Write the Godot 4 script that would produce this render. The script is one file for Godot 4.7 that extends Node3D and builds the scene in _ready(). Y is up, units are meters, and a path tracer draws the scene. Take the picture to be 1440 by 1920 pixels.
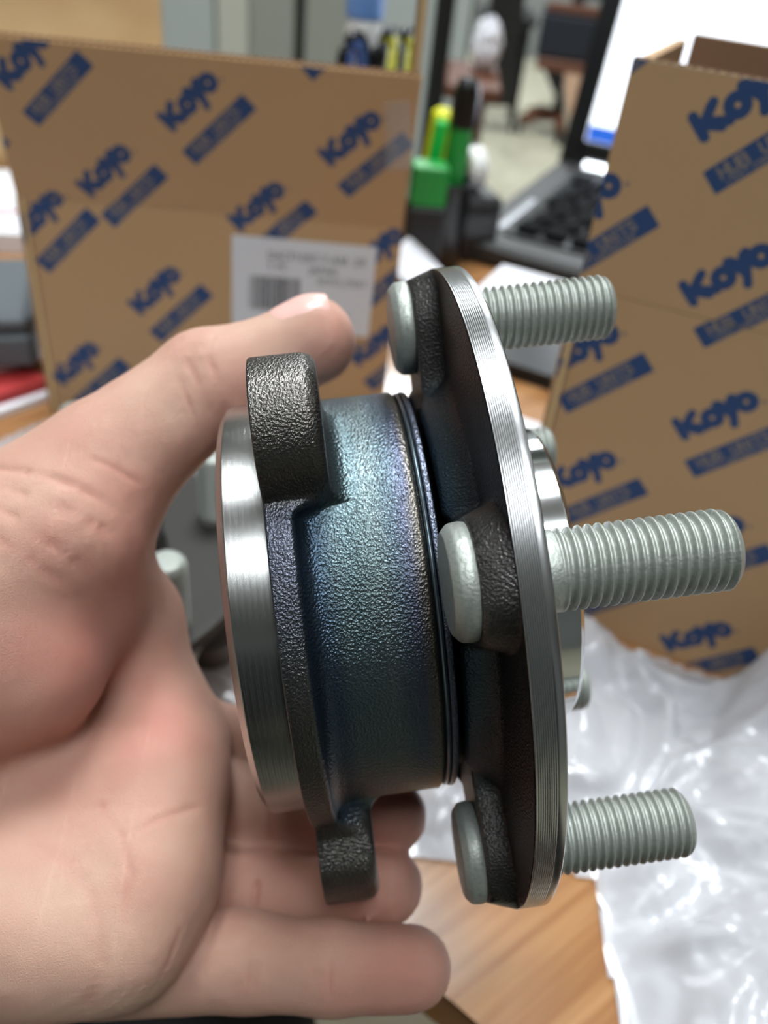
extends Node3D
# A left hand holds a wheel hub bearing over an office desk. Metres, y up; small parts are drawn in millimetres and scaled by MM.

const MM := 0.001
const DESK_Y := 0.75

# how the hub is held: its axis, the way across it and the way towards the eye, and its centre
var grip := Basis(Vector3(0.992695, 0.095494, -0.073736), Vector3(-0.120648, 0.785724, -0.606697), Vector3(0, 0.611161, 0.791506))
var hub_axis := Vector3(0.991473, 0.119297, -0.052444)
var hub_across := Vector3(-0.119462, 0.992839, 0)
var hub_at := Vector3(0.020389, 0.887202, -0.1285)
const STUD_TURN := 4.8

var rng := RandomNumberGenerator.new()
var names := {}
var M := {}

# ------------------------------------------------------------------ scene helpers

func numbered(called: String) -> String:
	if not names.has(called):
		names[called] = 0
		return called
	names[called] += 1
	return "%s_%03d" % [called, names[called]]

func tag(o: Node, label := "", category := "", group := "", kind := "") -> Node:
	if label: o.set_meta("label", label)
	if category: o.set_meta("category", category)
	if group: o.set_meta("group", group)
	if kind: o.set_meta("kind", kind)
	return o

func thing(called: String, label: String, category: String, at := Vector3.ZERO, turn := 0.0, group := "") -> Node3D:
	var o := Node3D.new()
	o.name = numbered(called)
	add_child(o)
	o.position = at
	o.rotation.y = deg_to_rad(turn)
	tag(o, label, category, group)
	return o

func part(called: String, mesh: Mesh, mat: Material, parent: Node = null, at := Vector3.ZERO, rot := Vector3.ZERO) -> MeshInstance3D:
	var o := MeshInstance3D.new()
	o.name = called if parent else numbered(called)
	o.mesh = mesh
	o.material_override = mat
	o.position = at
	o.rotation_degrees = rot
	(parent if parent else self).add_child(o, true)
	return o

func struct(called: String, mesh: Mesh, mat: Material, at := Vector3.ZERO, rot := Vector3.ZERO, parent: Node = null) -> MeshInstance3D:
	var o := part(called, mesh, mat, parent, at, rot)
	if parent == null:
		o.set_meta("kind", "structure")
	return o

# ------------------------------------------------------------------ mesh helpers

class Geo:
	var v := PackedVector3Array()
	var c := PackedColorArray()
	var t := PackedVector2Array()
	var f := PackedInt32Array()

	func grid(rows: Array, wrap: bool, colors := [], uvs := []) -> void:
		var base := v.size()
		var n: int = rows[0].size()
		for i in rows.size():
			v.append_array(rows[i])
			if colors.size():
				c.append_array(colors[i])
			for j in n:
				t.append(uvs[i][j] if uvs.size() else Vector2(float(j) / n, float(i) / rows.size()))
		for i in rows.size() - 1:
			for j in (n if wrap else n - 1):
				var a := base + i * n + j
				var b := base + i * n + (j + 1) % n
				f.append_array(PackedInt32Array([a, b, b + n, a, b + n, a + n]))

	func fan(ring: PackedVector3Array, centre: Vector3, flip := false) -> void:
		var base := v.size()
		v.append_array(ring)
		v.append(centre)
		for k in ring.size() + 1:
			t.append(Vector2.ZERO)
		var n := ring.size()
		for j in n:
			var a := base + j
			var b := base + (j + 1) % n
			f.append_array(PackedInt32Array([b, a, base + n] if flip else [a, b, base + n]))

	func quad(a: Vector3, b: Vector3, d: Vector3, e: Vector3, uv := Rect2(0, 0, 1, 1)) -> void:
		var k := v.size()
		v.append_array(PackedVector3Array([a, b, d, e]))
		t.append_array(PackedVector2Array([uv.position + Vector2(0, uv.size.y), uv.end, uv.position + Vector2(uv.size.x, 0), uv.position]))
		f.append_array(PackedInt32Array([k, k + 1, k + 2, k, k + 2, k + 3]))

	func mesh(flat := false, scale := 1.0, keep_winding := false) -> ArrayMesh:
		if flat:
			var w := PackedVector3Array()
			var s := PackedVector2Array()
			var k := PackedColorArray()
			for i in f:
				w.append(v[i])
				s.append(t[i])
				if c.size(): k.append(c[i])
			v = w
			t = s
			c = k
			f = PackedInt32Array(range(v.size()))
		if scale != 1.0:
			for i in v.size():
				v[i] *= scale
		var mid := Vector3.ZERO
		for p in v:
			mid += p
		mid /= v.size()
		var volume := 0.0
		for i in range(0, f.size(), 3):
			volume += (v[f[i]] - mid).dot((v[f[i + 1]] - mid).cross(v[f[i + 2]] - mid))
		var turn := 1.0 if volume >= 0.0 or keep_winding else -1.0
		var nrm := PackedVector3Array()
		nrm.resize(v.size())
		for i in range(0, f.size(), 3):
			var a := f[i]
			var b := f[i + 1]
			var d := f[i + 2]
			var n := (v[b] - v[a]).cross(v[d] - v[a]) * turn
			nrm[a] += n
			nrm[b] += n
			nrm[d] += n
			if turn > 0.0:
				f[i + 1] = d
				f[i + 2] = b
		for i in nrm.size():
			nrm[i] = nrm[i].normalized() if nrm[i].length_squared() > 0.0 else Vector3.UP
		var arrays := []
		arrays.resize(Mesh.ARRAY_MAX)
		arrays[Mesh.ARRAY_VERTEX] = v
		arrays[Mesh.ARRAY_NORMAL] = nrm
		arrays[Mesh.ARRAY_TEX_UV] = t
		if c.size() == v.size():
			arrays[Mesh.ARRAY_COLOR] = c
		arrays[Mesh.ARRAY_INDEX] = f
		var m := ArrayMesh.new()
		m.add_surface_from_arrays(Mesh.PRIMITIVE_TRIANGLES, arrays)
		return m

func smooth(a: float, b: float, x: float) -> float:
	return smoothstep(a, b, x)

# a box with chamfered edges
func box_mesh(size: Vector3, bevel := 0.002, centre := Vector3.ZERO) -> ArrayMesh:
	var g := Geo.new()
	bevel = minf(bevel, minf(size.x, minf(size.y, size.z)) * 0.45)
	var h := size * 0.5
	var p := {}
	for sx in [-1, 1]:
		for sy in [-1, 1]:
			for sz in [-1, 1]:
				var s := Vector3(sx, sy, sz)
				for ax in 3:
					var q := s * (h - Vector3.ONE * bevel)
					q[ax] = s[ax] * h[ax]
					p[[sx, sy, sz, ax]] = q + centre
	for ax in 3:
		var b := (ax + 1) % 3
		var d := (ax + 2) % 3
		for s in [-1, 1]:
			var q := []
			for k in [[-1, -1], [1, -1], [1, 1], [-1, 1]]:
				var key := [0, 0, 0, ax]
				key[ax] = s
				key[b] = k[0]
				key[d] = k[1]
				q.append(p[key])
			if s > 0: g.quad(q[0], q[1], q[2], q[3])
			else: g.quad(q[3], q[2], q[1], q[0])
		for s1 in [-1, 1]:       # the chamfer along axis ax
			for s2 in [-1, 1]:
				var k0 := [0, 0, 0, b]
				k0[b] = s1
				k0[d] = s2
				k0[ax] = -1
				var k1 := k0.duplicate()
				k1[ax] = 1
				var k2 := k1.duplicate()
				k2[3] = d
				var k3 := k0.duplicate()
				k3[3] = d
				if s1 * s2 > 0: g.quad(p[k0], p[k3], p[k2], p[k1])
				else: g.quad(p[k0], p[k1], p[k2], p[k3])
	for sx in [-1, 1]:
		for sy in [-1, 1]:
			for sz in [-1, 1]:
				var k := g.v.size()
				for ax in 3:
					g.v.append(p[[sx, sy, sz, ax]])
					g.t.append(Vector2.ZERO)
				g.f.append_array(PackedInt32Array([k, k + 1, k + 2] if sx * sy * sz > 0 else [k, k + 2, k + 1]))
	return g.mesh(true, 1.0, true)

# turned about the axis: dir 0 = x (hub parts), 1 = y
func lathe(profile: Array, seg := 64, dir := 1, scale := 1.0, color = null, cap := true) -> ArrayMesh:
	var g := Geo.new()
	var rows := []
	var cols := []
	var uvs := []
	var run := 0.0
	for i in profile.size():
		var q: Vector2 = profile[i]
		if i: run += q.distance_to(profile[i - 1])
		var row := PackedVector3Array()
		var cr := PackedColorArray()
		var ur := PackedVector2Array()
		for j in seg:
			var a := TAU * j / seg
			row.append(Vector3(q.x, q.y * sin(a), q.y * cos(a)) if dir == 0 else Vector3(q.y * cos(a), q.x, q.y * sin(a)))
			ur.append(Vector2(float(j) / seg, run))
			if color is Callable: cr.append(color.call(q.x, q.y, a))
		rows.append(row)
		uvs.append(ur)
		if color is Callable: cols.append(cr)
	g.grid(rows, true, cols, uvs)
	if cap and not color is Callable:
		for e in [0, rows.size() - 1]:
			if profile[e].y > 1e-6:
				var q: Vector2 = profile[e]
				g.fan(rows[e], Vector3(q.x, 0, 0) if dir == 0 else Vector3(0, q.x, 0), e == 0)
	return g.mesh(false, scale)

# profile with every corner doubled so that corners stay crisp
func crisp(points: Array, gap := 0.12) -> Array:
	var out := [points[0]]
	for i in range(1, points.size() - 1):
		var p: Vector2 = points[i]
		var a: Vector2 = (points[i - 1] - p)
		var b: Vector2 = (points[i + 1] - p)
		out.append(p + a.normalized() * minf(gap, a.length() * 0.3))
		out.append(p + b.normalized() * minf(gap, b.length() * 0.3))
	out.append(points[-1])
	return out

# closed outline (x, z) pulled up to a height, with a small chamfer on top
func prism(outline: PackedVector2Array, y0: float, y1: float, bevel := 0.0) -> ArrayMesh:
	var g := Geo.new()
	var rings := [[y0, 0.0], [y1 - bevel, 0.0], [y1, bevel]] if bevel > 0.0 else [[y0, 0.0], [y1, 0.0]]
	var n := outline.size()
	var area := 0.0
	for i in n:
		area += outline[i].cross(outline[(i + 1) % n])
	var loops := []
	for r in rings:
		var ring := PackedVector3Array()
		for i in n:
			var a := (outline[i] - outline[(i + n - 1) % n]).normalized()
			var b := (outline[(i + 1) % n] - outline[i]).normalized()
			var inward := (a + b).normalized().orthogonal() * (-1.0 if area > 0.0 else 1.0)
			var q: Vector2 = outline[i] + inward * -r[1]
			ring.append(Vector3(q.x, r[0], q.y))
		loops.append(ring)
	for k in loops.size() - 1:
		for i in n:
			var j := (i + 1) % n
			g.quad(loops[k][i], loops[k][j], loops[k + 1][j], loops[k + 1][i])
	var tri := Geometry2D.triangulate_polygon(outline)
	for e in [0, loops.size() - 1]:
		for i in range(0, tri.size(), 3):
			var k := g.v.size()
			for q in 3:
				g.v.append(loops[e][tri[i + q]])
				g.t.append(outline[tri[i + q]].rotated(0.75))
			var up := (g.v[k + 1] - g.v[k]).cross(g.v[k + 2] - g.v[k]).y > 0.0
			g.f.append_array(PackedInt32Array([k, k + 1, k + 2] if up == (e > 0) else [k, k + 2, k + 1]))
	# walls follow the outline's turn
	if area > 0.0:
		for i in range(0, (loops.size() - 1) * n * 6, 3):
			var s := g.f[i + 1]
			g.f[i + 1] = g.f[i + 2]
			g.f[i + 2] = s
	return g.mesh(true, 1.0, true)

func tube(points: Array, radius: float, seg := 12, closed := false) -> ArrayMesh:
	var g := Geo.new()
	var rows := []
	var n := points.size()
	for i in n:
		var p: Vector3 = points[i]
		var d: Vector3 = (points[(i + 1) % n] if closed or i < n - 1 else p) - (points[(i + n - 1) % n] if closed or i > 0 else p)
		d = d.normalized()
		var s := d.cross(Vector3.UP if absf(d.y) < 0.9 else Vector3.RIGHT).normalized()
		var w := s.cross(d)
		var row := PackedVector3Array()
		for j in seg:
			var a := TAU * j / seg
			row.append(p + (s * cos(a) + w * sin(a)) * radius)
		rows.append(row)
	if closed: rows.append(rows[0])
	g.grid(rows, true)
	if not closed:
		g.fan(rows[0], points[0], true)
		g.fan(rows[-1], points[-1])
	return g.mesh()

# ------------------------------------------------------------------ material helpers

func mat(col: Color, rough := 0.6, metal := 0.0) -> StandardMaterial3D:
	var m := StandardMaterial3D.new()
	m.albedo_color = col
	m.roughness = rough
	m.metallic = metal
	return m

func noise(freq: float, octaves := 3, seed_ := 1, kind := FastNoiseLite.TYPE_SIMPLEX_SMOOTH, size := 512, ramp: Gradient = null) -> NoiseTexture2D:
	var n := FastNoiseLite.new()
	n.noise_type = kind
	n.seed = seed_
	n.frequency = freq
	n.fractal_octaves = octaves
	var t := NoiseTexture2D.new()
	t.width = size
	t.height = size
	t.seamless = true
	t.noise = n
	if ramp: t.color_ramp = ramp
	return t

func ramp(stops: Array) -> Gradient:
	var g := Gradient.new()
	var o := PackedFloat32Array()
	var c := PackedColorArray()
	for s in stops:
		o.append(s[0])
		c.append(s[1])
	g.offsets = o
	g.colors = c
	return g

func relief(m: StandardMaterial3D, tex: Texture2D, depth_mm: float, tile_mm := 0.0) -> StandardMaterial3D:
	m.heightmap_enabled = true
	m.heightmap_texture = tex
	m.heightmap_scale = depth_mm * 0.1
	if tile_mm > 0.0:
		m.uv1_triplanar = true
		m.uv1_scale = Vector3.ONE * (1000.0 / tile_mm)
	return m

func _ready() -> void:
	rng.seed = 7
	# ---- camera
	var cam := Camera3D.new()
	cam.name = "camera"
	add_child(cam)
	var lens := CameraAttributesPhysical.new()
	lens.frustum_focal_length = 20.0
	lens.frustum_focus_distance = 0.126
	lens.exposure_aperture = 9.8
	cam.attributes = lens
	cam.transform = Transform3D(grip, Vector3(0, 1.0, 0))
	cam.keep_aspect = Camera3D.KEEP_HEIGHT
	cam.fov = 61.93
	cam.near = 0.01
	cam.far = 50.0
	cam.current = true
	# ---- sky outside the room and exposure
	var we := WorldEnvironment.new()
	we.name = "environment"
	var env := Environment.new()
	env.background_mode = Environment.BG_SKY
	env.sky = Sky.new()
	var sky_mat := ProceduralSkyMaterial.new()
	sky_mat.sky_top_color = Color(0.55, 0.62, 0.72)
	sky_mat.sky_horizon_color = Color(0.75, 0.78, 0.8)
	env.sky.sky_material = sky_mat
	env.tonemap_mode = Environment.TONE_MAPPER_LINEAR
	env.tonemap_exposure = 1.1
	env.sdfgi_enabled = true
	env.ssao_enabled = true
	env.ssil_enabled = true
	we.environment = env
	add_child(we)
	materials()
	room()
	desk()
	hub()
	hand()
	cartons()
	bags()
	desk_things()
	far_things()

const LAMP_POWER := 2.6
var lamp_color := Color(0.96, 0.985, 1.0)

func ceiling_light(at: Vector3, label: String, power := 1.0) -> void:
	var t := thing("ceiling_light", label, "ceiling light", at, 0.0, "square ceiling light panels")
	var g := Geo.new()
	part("frame", box_mesh(Vector3(0.66, 0.05, 0.66), 0.004, Vector3(0, -0.02, 0)), M.white_metal, t)
	part("diffuser", box_mesh(Vector3(0.6, 0.012, 0.6), 0.002, Vector3(0, -0.05, 0)), M.lamp_glow if power > 0.4 else M.lamp_dim, t)
	var l := AreaLight3D.new()
	l.name = "panel_light"
	l.area_size = Vector2(0.6, 0.6)
	l.light_energy = LAMP_POWER * power
	l.light_color = lamp_color
	l.shadow_enabled = true
	t.add_child(l)
	l.position = Vector3(0, -0.06, 0)
	l.rotation_degrees = Vector3(-90, 0, 0)

func room() -> void:
	struct("floor", box_mesh(Vector3(6.6, 0.1, 9.2), 0.002), M.floor, Vector3(0, -0.05, -1.9))
	struct("ceiling", box_mesh(Vector3(6.6, 0.1, 9.2), 0.002), M.ceiling, Vector3(0, 2.75, -1.9))
	struct("wall_back", box_mesh(Vector3(6.4, 2.7, 0.1), 0.002), M.wall, Vector3(0, 1.35, -6.4))
	struct("wall_front", box_mesh(Vector3(6.4, 2.7, 0.1), 0.002), M.wall, Vector3(0, 1.35, 2.6))
	struct("wall_left", box_mesh(Vector3(0.1, 2.7, 9.1), 0.002), M.wall, Vector3(-3.25, 1.35, -1.9))
	struct("wall_right", box_mesh(Vector3(0.1, 2.7, 9.1), 0.002), M.wall, Vector3(3.25, 1.35, -1.9))
	ceiling_light(Vector3(-0.1, 2.7, -0.8), "square ceiling light panel above the desk", 1.35)
	ceiling_light(Vector3(-2.1, 2.7, -0.8), "square ceiling light panel near the left wall", 0.12)
	ceiling_light(Vector3(1.9, 2.7, -0.8), "square ceiling light panel near the right wall", 0.12)
	ceiling_light(Vector3(-0.1, 2.7, -3.4), "square ceiling light panel above the office cabinet", 2.4)
	ceiling_light(Vector3(-1.6, 2.7, 1.3), "unseen fill light panel added behind the holder on the left", 0.2)  # fill added from behind so the carton fronts get light
	ceiling_light(Vector3(0.15, 2.7, 0.55), "square ceiling light panel above the holder", 0.62)
	ceiling_light(Vector3(-0.1, 2.7, -5.4), "square ceiling light panel at the back wall", 1.8)

func desk() -> void:
	var t := thing("desk", "wooden office desk with a curved front edge under the hub and boxes", "desk")
	var pts: Array = [Vector2(-1.0, -0.44), Vector2(-0.6, -0.36), Vector2(-0.35, -0.265), Vector2(-0.2, -0.2), Vector2(-0.1, -0.165), Vector2(-0.03, -0.147), Vector2(0.037, -0.109), Vector2(0.09, -0.07), Vector2(0.17, -0.02), Vector2(0.3, 0.03), Vector2(0.55, 0.06), Vector2(1.0, 0.07)]
	var c := Curve2D.new()
	for p in pts: c.add_point(p)
	for k in range(1, pts.size() - 1):
		var d: Vector2 = (pts[k + 1] - pts[k - 1]) * 0.16
		c.set_point_in(k, -d)
		c.set_point_out(k, d)
	var outline := PackedVector2Array(c.tessellate(4, 2.0))
	outline.append_array(PackedVector2Array([Vector2(1.0, -1.5), Vector2(0.2, -1.5), Vector2(0.165, -1.02), Vector2(0.135, -0.93), Vector2(0.06, -0.74), Vector2(0.03, -0.735), Vector2(-1.0, -0.84)]))
	part("desktop", prism(outline, DESK_Y - 0.026, DESK_Y, 0.003), M.wood, t)
	for p in [Vector2(-0.9, -0.6), Vector2(0.9, 0.0), Vector2(0.9, -1.4), Vector2(0.28, -1.4)]:
		part("leg", box_mesh(Vector3(0.05, 0.724, 0.05), 0.004), M.dark_metal, t, Vector3(p.x, 0.362, p.y))

func materials() -> void:
	M.white_metal = mat(Color(0.86, 0.87, 0.87), 0.4, 0.0)
	var lg := mat(Color(0.9, 0.9, 0.9), 0.5)
	lg.emission_enabled = true
	lg.emission = lamp_color
	lg.emission_energy_multiplier = 4.0
	M.lamp_glow = lg
	M.lamp_dim = lg.duplicate()
	M.lamp_dim.emission_energy_multiplier = 0.8
	M.floor = mat(Color(0.84, 0.82, 0.73), 0.35)
	M.floor.albedo_texture = noise(0.02, 4, 3, FastNoiseLite.TYPE_SIMPLEX_SMOOTH, 512, ramp([[0.2, Color(0.9, 0.9, 0.88)], [0.8, Color(1, 1, 1)]]))
	M.floor.uv1_triplanar = true
	M.floor.uv1_scale = Vector3.ONE * 1.2
	M.ceiling = mat(Color(0.74, 0.75, 0.77), 0.9)
	M.wall = mat(Color(0.55, 0.56, 0.56), 0.85)
	M.dark_metal = mat(Color(0.09, 0.09, 0.1), 0.45, 0.3)
	# wood veneer: streaks that run along x
	var wood := mat(Color(1, 1, 1), 0.22)
	wood.albedo_texture = wood_texture()
	wood.uv1_scale = Vector3(2.2, 2.2, 2.2)
	wood.clearcoat_enabled = true
	wood.clearcoat = 0.5
	wood.clearcoat_roughness = 0.18
	M.wood = wood
	# hub metals
	var cast_relief := noise(0.06, 2, 11, FastNoiseLite.TYPE_CELLULAR, 512)
	var cast := mat(Color(1, 1, 1), 0.34, 0.92)
	cast.vertex_color_use_as_albedo = true
	relief(cast, cast_relief, 0.2, 15.0)
	M.cast = cast
	var steel := mat(Color(0.66, 0.66, 0.655), 0.24, 1.0)
	relief(steel, brushed_texture(), 0.006)
	steel.roughness_texture = noise(0.02, 3, 5, FastNoiseLite.TYPE_SIMPLEX_SMOOTH, 256, ramp([[0.1, Color(0.8, 0.8, 0.8)], [0.9, Color(1, 1, 1)]]))
	M.steel = steel
	M.rim_steel = mat(Color(0.74, 0.745, 0.75), 0.23, 1.0)
	M.bright_steel = mat(Color(0.78, 0.79, 0.79), 0.13, 1.0)
	var zinc := mat(Color(0.68, 0.695, 0.675), 0.45, 0.5)
	zinc.albedo_texture = noise(0.03, 4, 21, FastNoiseLite.TYPE_SIMPLEX_SMOOTH, 512, ramp([[0.0, Color(0.78, 0.78, 0.76)], [0.35, Color(0.95, 0.96, 0.95)], [1.0, Color(1, 1, 1)]]))
	zinc.uv1_triplanar = true
	zinc.uv1_scale = Vector3.ONE * 60.0
	relief(zinc, noise(0.08, 2, 22, FastNoiseLite.TYPE_SIMPLEX_SMOOTH, 256), 0.06, 16.0)
	M.zinc = zinc
	M.darkened_steel = mat(Color(0.26, 0.255, 0.245), 0.55, 0.7)  # steel darkened in colour so the second hub's face reads dim
	M.seal_steel = mat(Color(0.50, 0.56, 0.60), 0.28, 0.95)
	M.rubber = mat(Color(0.035, 0.036, 0.04), 0.42)
	# skin
	var skin := mat(Color(1, 1, 1), 0.37)
	skin.vertex_color_use_as_albedo = true
	skin.metallic_specular = 0.45
	skin.subsurf_scatter_enabled = true
	skin.subsurf_scatter_strength = 0.1
	relief(skin, skin_texture(), 0.18, 12.0)
	M.skin = skin
	var nail := mat(Color(0.88, 0.70, 0.66), 0.34)
	M.nail = nail
	# paper and card
	var kraft := mat(Color(0.74, 0.60, 0.445), 0.75)
	kraft.albedo_texture = noise(0.05, 4, 31, FastNoiseLite.TYPE_SIMPLEX_SMOOTH, 512, ramp([[0.1, Color(0.90, 0.89, 0.88)], [0.9, Color(1, 1, 1)]]))
	kraft.uv1_triplanar = true
	kraft.uv1_scale = Vector3.ONE * 9.0
	M.kraft = kraft
	M.kraft_pale = mat(Color(0.88, 0.76, 0.56), 0.8)
	M.kraft_inside = mat(Color(0.56, 0.43, 0.33), 0.8)
	M.paper = mat(Color(0.90, 0.90, 0.92), 0.8)
	M.label = mat(Color(0.84, 0.85, 0.87), 0.55)
	M.ink = mat(Color(0.16, 0.16, 0.18), 0.7)
	M.red = mat(Color(0.70, 0.20, 0.20), 0.6)
	M.slate = mat(Color(0.34, 0.37, 0.39), 0.5)
	M.black = mat(Color(0.04, 0.04, 0.045), 0.5)
	M.gloss_black = mat(Color(0.03, 0.033, 0.04), 0.3)
	M.keys = mat(Color(0.03, 0.033, 0.04), 0.75)
	M.keys.metallic_specular = 0.15
	M.dark_grey = mat(Color(0.17, 0.168, 0.165), 0.5)
	M.navy = mat(Color(0.06, 0.08, 0.13), 0.7)
	M.brown = mat(Color(0.38, 0.22, 0.14), 0.55)
	M.green = mat(Color(0.10, 0.55, 0.22), 0.4)
	M.bright_green = mat(Color(0.05, 0.75, 0.28), 0.35)
	M.yellow = mat(Color(0.88, 0.88, 0.05), 0.35)
	M.blue = mat(Color(0.30, 0.42, 0.70), 0.4)
	M.cap_blue = mat(Color(0.42, 0.60, 0.86), 0.4)
	M.silver = mat(Color(0.75, 0.76, 0.77), 0.3, 0.9)
	M.white_plastic = mat(Color(0.88, 0.88, 0.87), 0.4)
	M.cabinet = mat(Color(0.74, 0.77, 0.77), 0.5)
	M.cream = mat(Color(0.80, 0.80, 0.76), 0.5)
	M.grey_panel = mat(Color(0.62, 0.63, 0.60), 0.5)
	M.cloth = relief(mat(Color(0.022, 0.022, 0.026), 0.95), noise(0.3, 2, 41, FastNoiseLite.TYPE_SIMPLEX, 256), 0.3, 30.0)
	var film := mat(Color(0.88, 0.885, 0.905, 0.6), 0.16)
	film.transparency = BaseMaterial3D.TRANSPARENCY_ALPHA
	film.cull_mode = BaseMaterial3D.CULL_DISABLED
	film.metallic_specular = 0.6
	M.film = film
	M.tape = mat(Color(0.95, 0.95, 0.93, 0.04), 0.14)
	M.tape.transparency = BaseMaterial3D.TRANSPARENCY_ALPHA
	var glow := mat(Color(0.9, 0.92, 0.95), 0.4)
	glow.emission_enabled = true
	glow.emission = Color(0.95, 0.97, 1.0)
	glow.emission_energy_multiplier = 1.35
	M.screen = glow
	var bar := mat(Color(0.1, 0.3, 0.6), 0.4)
	bar.emission_enabled = true
	bar.emission = Color(0.15, 0.40, 0.85)
	bar.emission_energy_multiplier = 0.7
	M.screen_blue = bar

func wood_texture() -> ImageTexture:
	var w := 512
	var n := FastNoiseLite.new()
	n.seed = 4
	n.frequency = 1.0
	n.fractal_octaves = 3
	var im := Image.create(w, w, false, Image.FORMAT_RGB8)
	for y in w:
		for x in w:
			# a cylinder in noise space keeps the tile seamless along the grain
			var a := TAU * x / w
			var b := TAU * y / w
			var s := n.get_noise_3d(cos(a) * 0.35 + sin(b) * 6.0, sin(a) * 0.35 + cos(b) * 6.0, 3.0)
			var fine := n.get_noise_3d(cos(a) * 1.2 + sin(b) * 34.0, sin(a) * 1.2 + cos(b) * 34.0, 9.0)
			var k := clampf(0.5 + s * 0.75 + fine * 0.45, 0.0, 1.0)
			im.set_pixel(x, y, Color(0.57, 0.38, 0.22).lerp(Color(0.73, 0.55, 0.37), k))
	return ImageTexture.create_from_image(im)

func brushed_texture() -> ImageTexture:      # fine rings round the axis, broken along the way
	var w := 256
	var n := FastNoiseLite.new()
	n.seed = 8
	n.frequency = 1.0
	n.fractal_octaves = 2
	var im := Image.create(w, w, false, Image.FORMAT_L8)
	for y in w:
		for x in w:
			var a := TAU * x / w
			var s := 0.5 + 0.5 * n.get_noise_3d(cos(a) * 1.5, sin(a) * 1.5, y * 0.9)
			im.set_pixel(x, y, Color(s, s, s))
	return ImageTexture.create_from_image(im)

func skin_texture() -> NoiseTexture2D:
	return noise(0.09, 3, 15, FastNoiseLite.TYPE_SIMPLEX, 512)

# ------------------------------------------------------------------ the hub bearing (x runs along its axis; angle 0 faces the eye, 90 is up)

const LUGS := {43.0: 44.0, -92.0: 48.0, 165.0: 44.5}      # angle: how far out its bolt hole sits
const WEB_R := 42.4

func lug(a: float) -> Vector2:      # (how far the flange reaches at that angle, 0..1 how much of a lug it is)
	var far := WEB_R
	var share := 0.0
	for l in LUGS:
		var d := wrapf(a - deg_to_rad(l), -PI, PI)
		var at: float = LUGS[l]
		var side := at * absf(sin(d))
		if absf(d) < 0.6:
			var rl := 12.2
			var reach := at * cos(d) + sqrt(maxf(rl * rl - pow(at * sin(d), 2.0), 0.0))
			var m := 1.0 - smooth(rl - 1.2, rl + 3.0, side)
			far = maxf(far, lerpf(WEB_R, maxf(reach, WEB_R), m))
			share = maxf(share, m)
	return Vector2(far, share)

func heat_tint(x: float, r: float, a: float) -> Color:
	# colours left by induction hardening: linear base colours of the bare casting
	var dark := Color(0.12, 0.112, 0.102)
	var teal := Color(0.10, 0.142, 0.155)
	var blue := Color(0.055, 0.085, 0.125)
	var purple := Color(0.09, 0.10, 0.145)
	var straw := Color(0.15, 0.135, 0.11)
	var w := 0.8 * sin(a * 3.0 + 1.0) + 0.5 * sin(a * 7.0)
	var c := dark
	if x > -33.5:
		var k := x + w * 0.5
		c = blue.lerp(teal, smooth(-30.5, -26.5, k))
		c = c.lerp(Color(0.115, 0.15, 0.157), smooth(-24.0, -21.0, k))
		c = c.lerp(blue, smooth(-20.5, -18.5, k) * 0.45)
		c = c.lerp(purple, smooth(-17.6, -15.9, k))
		c = c.lerp(straw, smooth(-15.3, -14.2, k))
	else:
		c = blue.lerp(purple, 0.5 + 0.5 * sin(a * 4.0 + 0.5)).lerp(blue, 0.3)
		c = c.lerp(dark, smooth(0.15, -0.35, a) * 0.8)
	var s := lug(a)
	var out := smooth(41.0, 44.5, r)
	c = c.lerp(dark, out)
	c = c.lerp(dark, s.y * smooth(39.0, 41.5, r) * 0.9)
	return c

func housing_mesh() -> ArrayMesh:
	var g := Geo.new()
	var rows := []
	var cols := []
	var seg := 720
	for i in 28:
		rows.append(PackedVector3Array())
		cols.append(PackedColorArray())
	for j in seg:
		var a := TAU * j / seg
		var l := lug(a)
		var rl := l.x
		var xr := lerpf(-33.0, -27.0, l.y)
		var rb := 38.5
		var round_ := lerpf(1.0, 2.6, l.y)
		var face := maxf(rl - round_, rb + 1.4)
		var pr := [Vector2(-37.6, 34.0), Vector2(-37.6, rl - 0.5), Vector2(-37.5, rl - 0.15), Vector2(-37.2, rl)]
		pr.append(Vector2(lerpf(-37.2, xr - round_, 0.5), rl))
		for k in 6:
			var t := PI * 0.5 * k / 5.0
			pr.append(Vector2(xr - round_ + round_ * sin(t), face + (rl - face) * cos(t)))
		var fil := minf(face - rb, 3.4)
		pr.append(Vector2(xr, lerpf(face, rb + fil, 0.5)))
		for k in 7:
			var t := PI * 0.5 * k / 6.0
			pr.append(Vector2(xr + fil * 1.15 * (1.0 - cos(t)), rb + fil * (1.0 - sin(t))))
		for k in 7:
			pr.append(Vector2(lerpf(xr + fil * 1.15, -14.0, (k + 1) / 7.0), rb))
		pr.append(Vector2(-13.5, rb - 0.45))
		pr.append(Vector2(-13.4, 33.0))
		for i in pr.size():
			var q: Vector2 = pr[i]
			rows[i].append(Vector3(q.x, q.y * sin(a), q.y * cos(a)))
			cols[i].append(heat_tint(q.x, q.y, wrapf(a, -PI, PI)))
	g.grid(rows, true, cols)
	return g.mesh(false, MM)

func boss(r: float, a: float) -> float:
	var best := 0.0
	for k in 5:
		var d := wrapf(a - deg_to_rad(STUD_TURN + 72.0 * k), -PI, PI)
		if absf(d) > 0.6: continue
		var along := r * cos(d)
		var side := absf(r * sin(d))
		var past := maxf(along - 50.0, 0.0)
		var out := sqrt(side * side + past * past)
		best = maxf(best, 1.0 - smooth(8.9, 11.2, out))
	return best

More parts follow.
